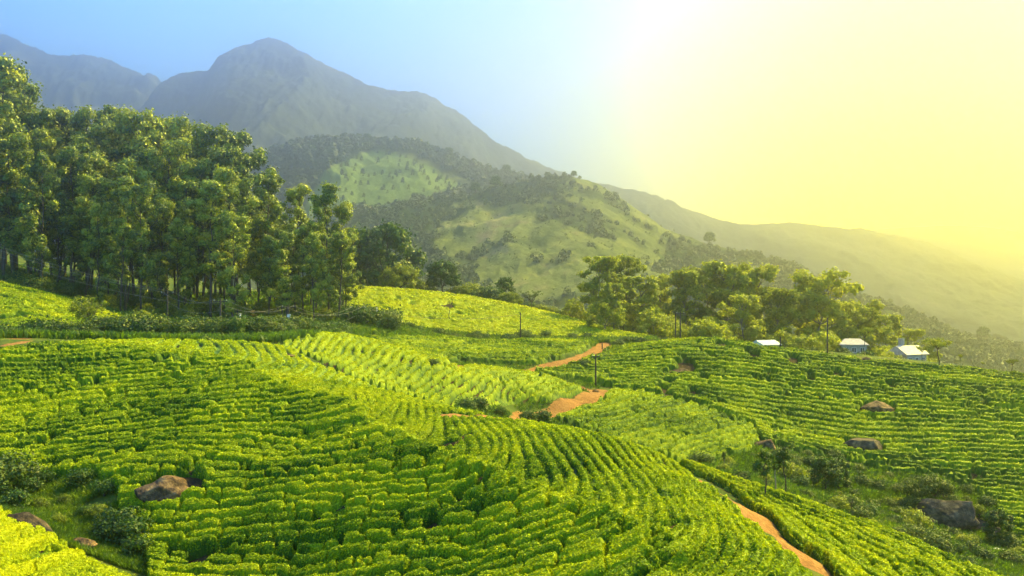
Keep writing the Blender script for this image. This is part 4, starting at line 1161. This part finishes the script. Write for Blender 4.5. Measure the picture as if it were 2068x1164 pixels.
def grass_patch(name, poly, dmin, dmax, n, hgt, seed, label, keep=None):
    rg = np.random.default_rng(seed); P = np.array(poly, float); C = []
    xs = rg.uniform(P[:, 0].min(), P[:, 0].max(), n*3); ys_ = np.exp(rg.uniform(math.log(dmin), math.log(dmax), n*3))
    X = (xs-CX)*ys_/F; Z = Zt(X, ys_); _, py = proj(X, ys_, Z)
    ok = inpoly(poly, xs, py)
    for k in FIELDS: ok &= ~infield(k, xs, py, ys_)
    ok &= path_dist(X, ys_) > 0.1
    ok &= vnoise(X*0.35, ys_*0.35, seed) > 0.16
    X, Y, Z = X[ok][:n], ys_[ok][:n], Z[ok][:n]; m = len(X)
    h = hgt*(0.5+rg.random(m)); w = h*0.16*np.maximum(1, Y/60); th = rg.random(m)*6.28; ln = rg.normal(size=(m, 2))*0.35*h[:, None]
    b = np.stack([X, Y, Z-0.05], 1); u = np.stack([np.cos(th)*w, np.sin(th)*w, 0*w], 1); tip = b+np.stack([ln[:, 0], ln[:, 1], h], 1); mid = b+np.stack([ln[:, 0]*0.3, ln[:, 1]*0.3, h*0.55], 1)
    V = np.stack([b-u*0.5, mid+u*0.7, tip, mid-u*0.7], 1).reshape(-1, 3)
    tint = 0.42+0.35*(vnoise(X*0.5, Y*0.5, seed+1)-0.5)+0.3*(rg.random(m)-0.5)
    o = link(name, mesh_q(name, V, np.arange(4*m).reshape(m, 4), GRASS, {'tint': tint})); o['kind'] = 'stuff'; o['label'] = label
grass_patch('gully_grass', [(1340,915),(1560,890),(1700,920),(1900,960),(2010,1010),(2068,1110),(2068,1230),(1960,1164),(1700,1052),(1500,978)], 60, 125, 60000, 0.55, 1, 'rough grass and weeds covering the gully floor')
grass_patch('hollow_grass', [(-60,960),(60,970),(190,960),(250,1000),(300,1120),(340,1180),(250,1150),(140,1105),(60,1060),(-60,1030)], 44, 75, 45000, 0.32, 2, 'bright grass of the hollow at lower left')
grass_patch('verge_grass', [(560,600),(1330,640),(1330,720),(1100,700),(700,690),(560,690)], 140, 215, 30000, 0.8, 3, 'dry grass on the bank under the sunny hill')
grass_patch('track_grass', [(900,725),(1200,735),(1215,800),(1200,830),(1300,960),(1100,880),(960,840),(920,830),(880,735)], 84, 165, 12000, 0.4, 4, 'weeds along the orange track round the spur')
grass_patch('forest_floor_grass', [(-60,520),(300,560),(700,600),(700,690),(300,700),(-60,722)], 104, 260, 46000, 0.8, 5, 'grass and ferns on the floor of the left grove and the roadside')

# ------------------------------------------------------------------ poles, wires, posts
def power_pole(px, base, ty, label, arm=0.9, box=None, double=False):
    g = base if len(base) == 3 else gpt(px, base[0])
    h = (HY-ty)*g[1]/F-g[2]
    e = empty('power_pole', g, label, 'power pole')
    V, Fq = tube([(0, 0, -0.4), (0, 0, h*0.5), (0.02, 0, h)], [0.15, 0.125, 0.10], 8)
    link('pole', mesh_q('pole', V, Fq, POLE, smooth=True), e)
    if double:
        V, Fq = tube([(-0.9, 0.3, -0.4), (-0.8, 0.3, h*0.97)], [0.13, 0.09], 8); link('pole', mesh_q('pole', V, Fq, POLE, smooth=True), e)
    if arm:
        V, Fq = merge([boxq((0, 0, h-0.35), (arm*2, 0.1, 0.12), 0.25), boxq((-arm*0.3, 0.02, h-0.62), (arm*0.75, 0.05, 0.05), 0.25)])
        ca = link('crossarm', mesh_q('crossarm', V, Fq, POLE), e)
        for q in (-0.9, 0, 0.9):
            V, Fq = tube([(0, 0, 0), (0, 0, 0.08), (0, 0, 0.1), (0, 0, 0.2)], [0.03, 0.03, 0.06, 0.035], 8)
            link('insulator', mesh_q('insulator', V, Fq, PORC, smooth=True), ca, (q*arm*math.cos(0.25), q*arm*math.sin(0.25), h-0.29))
    if box:
        V, Fq = boxq((0.16, -0.22, h*box), (0.5, 0.18, 0.85)); link('meter_box', mesh_q('meter_box', V, Fq, WHITE), e)
    e['h'] = h
    return g+np.array([0, 0, h])
PORC = plain_mat('porcelain', [(0.3, (0.5, 0.5, 0.48)), (0.7, (0.7, 0.7, 0.68))], 2, 0.4, 0.5, 0)
WHITE = plain_mat('white_paint', [(0.3, (0.55, 0.54, 0.5)), (0.7, (0.78, 0.77, 0.73))], 2, 0.6, 0.3, 0.1)
WIRE = plain_mat('wire', [(0.3, (0.13, 0.125, 0.115)), (0.7, (0.2, 0.19, 0.18))], 2, 0.45, 0.5, 0)
PA = power_pole(338, (150,), 588, 'power pole with short crossarm before the grove, leftmost of the roadside poles')
PB = power_pole(445, (134,), 604, 'power pole in front of the grove nearest the hedge, carrying three sagging wires')
PC = power_pole(582, (150,), 616, 'power pole with a pale meter box in front of the grove', box=0.62)
PD = power_pole(723, (172,), 618, 'power pole with a wide crossarm at the corner of the sunny hill', arm=1.3)
PE = power_pole(1051, (196,), 632, 'bare thin power pole below the sunny hill', arm=0)
PF = power_pole(1203, hit(1203, 781), 716, 'dark power pole standing in the tea beside the bend of the orange track', arm=0.55)
PG = power_pole(1374, (186,), 630, 'double power pole on the skyline of the right slope', double=True, arm=0.8)
PH = power_pole(1671, (164,), 642, 'thin tall pole on the crest of the right slope', arm=0)
PI = power_pole(1576, (172,), 680, 'short dark post pole on the crest, right of the double pole', arm=0)
PJ = power_pole(1206, (196,), 690, 'thin pole at the top of the orange clearing', arm=0)
PZ = np.array([-150*0.078, 160, 0.5]); PZ = gpt(-60, 175)+np.array([0, 0, 7.5])
def wire(p, q, sag, off, label):
    n = 14; t = np.linspace(0, 1, n)[:, None]; d = (q-p); L = np.linalg.norm(d)
    P = p+d*t; P[:, 2] -= sag*4*(t*(1-t))[:, 0]; P += np.array(off)
    m = P.mean(0); V, Fq = tube(P-m, np.full(n, 0.02), 4)
    o = link('power_line', mesh_q('power_line', V, Fq, WIRE, smooth=True), loc=m); tag(o, label, 'power line')
WN = ['upper', 'middle', 'lower']
for (p, q, sag, nm) in [(PZ, PA, 1.0, 'running left from the leftmost roadside pole'), (PA, PB, 1.0, 'between the leftmost pole and the pole nearest the hedge'), (PB, PC, 1.3, 'between the pole nearest the hedge and the meter box pole'), (PC, PD, 1.5, 'between the meter box pole and the hill corner pole')]:
    for j, off in enumerate([(-0.8, -0.2, -0.1), (0.8, 0.2, -0.1), (0, -0.15, -1.5)]):
        wire(p, q, sag, off, f'{WN[j]} sagging wire {nm}')
wire(PD, PE, 1.5, (0, 0, -0.2), 'long wire from the hill corner pole to the bare thin pole')
V, Fq = tube([(0, 0, -0.3), (0, 0, 1.6), (0, 0, 3.4)], [0.07, 0.07, 0.06], 7)
def post(px, d, h, label, mat, r=0.07, hitpy=None, cap=True):
    g = gpt(px, d) if hitpy is None else hit(px, hitpy, d)
    e = empty('post', g, label, 'post')
    V, Fq = tube([(0, 0, -0.3), (0.02, 0, h*0.6), (0, 0, h)], [r, r*0.95, r*0.9], 7); link('shaft', mesh_q('shaft', V, Fq, mat, smooth=True), e)
    if cap:
        V, Fq = boxq((0, 0, h+0.04), (r*2.6, r*2.6, 0.08)); link('cap', mesh_q('cap', V, Fq, mat), e)
post(480, 146, 3.6, 'dark gate post at the mouth of the forest track', POLE)
post(485, 150, 3.2, 'pale concrete gate post at the mouth of the forest track', WHITE, 0.14)
post(761, 176, 3.2, 'white topped marker post in the scrub under the sunny hill', WHITE, 0.08)
post(1216, 20, 0.9, 'short wooden post in the orange clearing, higher of two', POLE, 0.1, 705)
post(1222, 20, 1.1, 'short wooden post in the orange clearing, lower of two', POLE, 0.11, 717)
g = gpt(606, 158); e = empty('notice_board', g, 'small white notice board on a stake at the dark foot of the grove', 'notice board')
V, Fq = tube([(0, 0, -0.2), (0, 0, 1.2)], [0.04, 0.04], 6); link('stake', mesh_q('stake', V, Fq, POLE), e)
V, Fq = boxq((0, -0.05, 1.3), (0.4, 0.05, 0.55)); link('board', mesh_q('board', V, Fq, WHITE), e)
g = hit(2004, 1118, 80)
rg9 = np.random.default_rng(8); A2, B2 = np.meshgrid(np.linspace(-1.1, 1.1, 12), np.linspace(-0.35, 0.35, 5), indexing='ij')
V = np.stack([A2, B2, 0.35+0.16*vnoise(A2*3, B2*3, 4)], -1).reshape(-1, 3); q = grid_quads(12, 5)
tag(link('plastic_sheet', mesh_q('plastic_sheet', np.concatenate([V, V-[0, 0, 0.02]]), np.concatenate([q, q[:, ::-1]+60]), WHITE, smooth=True), loc=g), 'crumpled white plastic sheet on the ground under the conical bush', 'plastic sheet')

# ------------------------------------------------------------------ houses beyond the right slope
ROOFG = plain_mat('pale_green_roof', [(0.3, (0.45, 0.55, 0.48)), (0.7, (0.6, 0.68, 0.6))], 1.5, 0.5, 0.4, 0.1)
ROOFP = plain_mat('pale_roof', [(0.3, (0.36, 0.29, 0.24)), (0.7, (0.56, 0.48, 0.42))], 1.5, 0.6, 0.3, 0.1)
WALL = plain_mat('washed_wall', [(0.3, (0.30, 0.27, 0.2)), (0.7, (0.42, 0.38, 0.3))], 1.0, 0.8, 0.2, 0.1)
DARK = plain_mat('dark_window', [(0.3, (0.02, 0.022, 0.025)), (0.7, (0.05, 0.05, 0.055))], 1.0, 0.2, 0.5, 0)
def house(px, d, ty, w, dep, rise, rz, label, roofm, chim=False, hip=False):
    g = gpt(px, d); top = (HY-ty)*d/F; eave = top-rise-g[2]
    e = empty('house', g, label, 'house'); e.rotation_euler = (0, 0, rz)
    V, Fq = boxq((0, 0, eave/2-0.5), (w, dep, eave+1)); link('wall', mesh_q('wall', V, Fq, WALL), e)
    a, b, ov = w/2+0.45, dep/2+0.45, (w*0.28 if hip else 0)
    zb, zr = eave+0.002, eave+rise
    V = np.array([(-a, -b, zb), (a, -b, zb), (a, b, zb), (-a, b, zb), (-a+ov, 0, zr), (a-ov, 0, zr), (-a+ov, 0.03, zr), (a-ov, 0.03, zr),
                  (-a, -b, zb-0.15), (a, -b, zb-0.15), (a, b, zb-0.15), (-a, b, zb-0.15)], float)
    Fq = np.array([[0, 1, 5, 4], [2, 3, 6, 7], [4, 5, 7, 6], [1, 2, 7, 5], [3, 0, 4, 6], [8, 11, 10, 9], [0, 8, 9, 1], [1, 9, 10, 2], [2, 10, 11, 3], [3, 11, 8, 0]])
    rf = link('roof', mesh_q('roof', V, Fq, roofm), e)
    if chim:
        V, Fq = merge([boxq((-w*0.2, dep*0.1, eave+rise+0.2), (0.9, 0.9, 2.2)), boxq((-w*0.2, dep*0.1, eave+rise+1.4), (1.1, 1.1, 0.2))]); link('chimney', mesh_q('chimney', V, Fq, WALL), rf)
    for k in range(3):
        x = -w*0.33+w*0.33*k
        V, Fq = merge([boxq((x, -dep/2-0.02, eave-1.2), (1.0, 0.08, 1.15))]); wn_ = link('window', mesh_q('window', V, Fq, WHITE), e)
        V, Fq = merge([boxq((x-0.22, -dep/2-0.065, eave-1.2), (0.36, 0.02, 0.95)), boxq((x+0.22, -dep/2-0.065, eave-1.2), (0.36, 0.02, 0.95))]); link('pane', mesh_q('pane', V, Fq, DARK), wn_)
    V, Fq = boxq((w*0.05, -dep/2-0.03, 0.9), (0.95, 0.08, 2.2)); link('door', mesh_q('door', V, Fq, POLE), e)
house(1546, 216, 687, 4.0, 4, 0.9, 0.4, 'small house with a pale green roof among the trees left of the thin pole', ROOFG)
house(1722, 218, 684, 5.2, 4.5, 1.2, -0.2, 'house with a pale pink roof among the trees right of the thin pole', ROOFP, hip=True)
house(1832, 218, 698, 6.2, 5, 1.8, 0.5, 'pale house with a steep roof and chimney at the right end of the trees', ROOFP, chim=True)

# ------------------------------------------------------------------ far woods
def woods(hill, name, n, size, seed, mat, label, sel=None, nq=24):
    X, Y, Z, V, w, t, ppx, ppy = HILLS[hill]; rg = np.random.default_rng(seed)
    ok = (w > 0.5) & (V > -0.03) & (V < 0.95) & (t < 0.5)
    if sel is not None: ok &= sel(ppx, ppy)
    i, j = np.where(ok); p = rg.choice(len(i), n)
    C = np.stack([X[i[p], j[p]], Y[i[p], j[p]], Z[i[p], j[p]]], 1)+rg.normal(size=(n, 3))*np.array([3, 3, 0])
    r = size*(0.6+0.7*rg.random(n)); d = rg.normal(size=(n, nq, 3)); d /= np.linalg.norm(d, axis=2, keepdims=True); d[:, :, 2] = np.abs(d[:, :, 2])*1.2-0.15
    P = C[:, None]+d*r[:, None, None]*np.array([0.5, 0.5, 0.75]); P[:, :, 2] += r[:, None]*0.25
    Vq, Fq = leaf_quads(P.reshape(-1, 3), (d+rg.normal(size=d.shape)*0.35).reshape(-1, 3), np.repeat(r*0.42, nq), rg, 1.2)
    tint = np.repeat(0.35+0.3*(rg.random(n)-0.5), nq)+0.15*(rg.random(n*nq)-0.5)
    o = link(name, mesh_q(name, Vq, Fq, mat, {'tint': tint})); o['kind'] = 'stuff'; o['label'] = label
FARW = foliage_mat('far_canopy', [(0.0, (0.02, 0.04, 0.012)), (0.5, (0.10, 0.14, 0.035)), (1.0, (0.2, 0.24, 0.05))], trans=0.2, nscale=0.01)
woods('green_hill', 'far_woods', 7500, 4.2, 1, FARW, 'woodland covering the folds and foot of the green hill')
woods('wooded_hill', 'ridge_woods', 3600, 9, 2, FARW, 'dark woodland over the back and flanks of the wooded hill')
X, Y, Z, V, w, t, ppx, ppy = HILLS['green_hill']
HILLS['scrub'] = (X, Y, Z, V, (fbm(X/30, Y/30, 55, 4) > 0.47)*(1-w), t, ppx, ppy)
woods('scrub', 'hill_scrub', 1800, 1.7, 3, FARW, 'low scrub dotted over the grassy face of the green hill', nq=12)
X, Y, Z, V, w, t, ppx, ppy = HILLS['wooded_hill']
FT = proto('distant_tree', 'tree', *broad(700, 11, 6, 0.25, 10, 1.3, 16, 1.0, 1.6, 0.3), BARK, FARW)
i, j = np.where((t > 0.6) & (V > 0.0) & (V < 0.9)); rg = np.random.default_rng(12)
for p in rg.choice(len(i), 110, replace=False):
    o = link('distant_tree', FT['cm'], loc=(X[i[p], j[p]], Y[i[p], j[p]], Z[i[p], j[p]]-1)); s = rg.uniform(0.4, 0.85); o.scale = (s*0.7, s*0.7, s)
    tag(o, 'tiny distant tree dotted over the pale green clearing of the wooded hill', 'tree', 'trees dotted over the hill clearing')
for px, hill, H, lab in [(905,'wooded_hill',17,'lone round tree on the sloping skyline of the wooded hill'),(1022,'wooded_hill',16,'lone tree at the right end of the wooded hill skyline'),(742,'wooded_hill',15,'tall tree in the notch of the wooded hill skyline'),
                 (1160,'green_hill',7,'small tree on the very top of the green hill'),(1432,'green_hill',13,'round tree on the falling skyline of the green hill'),(960,'green_hill',12,'dark tree on the left shoulder of the green hill'),(1000,'green_hill',13,'second dark tree on the left shoulder of the green hill, nearer the top'),(1985,'green_hill',14,'hazy tree on the low right end of the green hill skyline')]:
    X, Y, Z, V, w, t, ppx, ppy = HILLS[hill]
    jz = int(np.argmin(np.abs(V[0]))); k = int(np.argmin(np.abs(ppx[:, jz]-px)))
    plant(BT[2], (X[k, jz], Y[k, jz], Z[k, jz]-0.5), 0.3, H/10.0, lab)
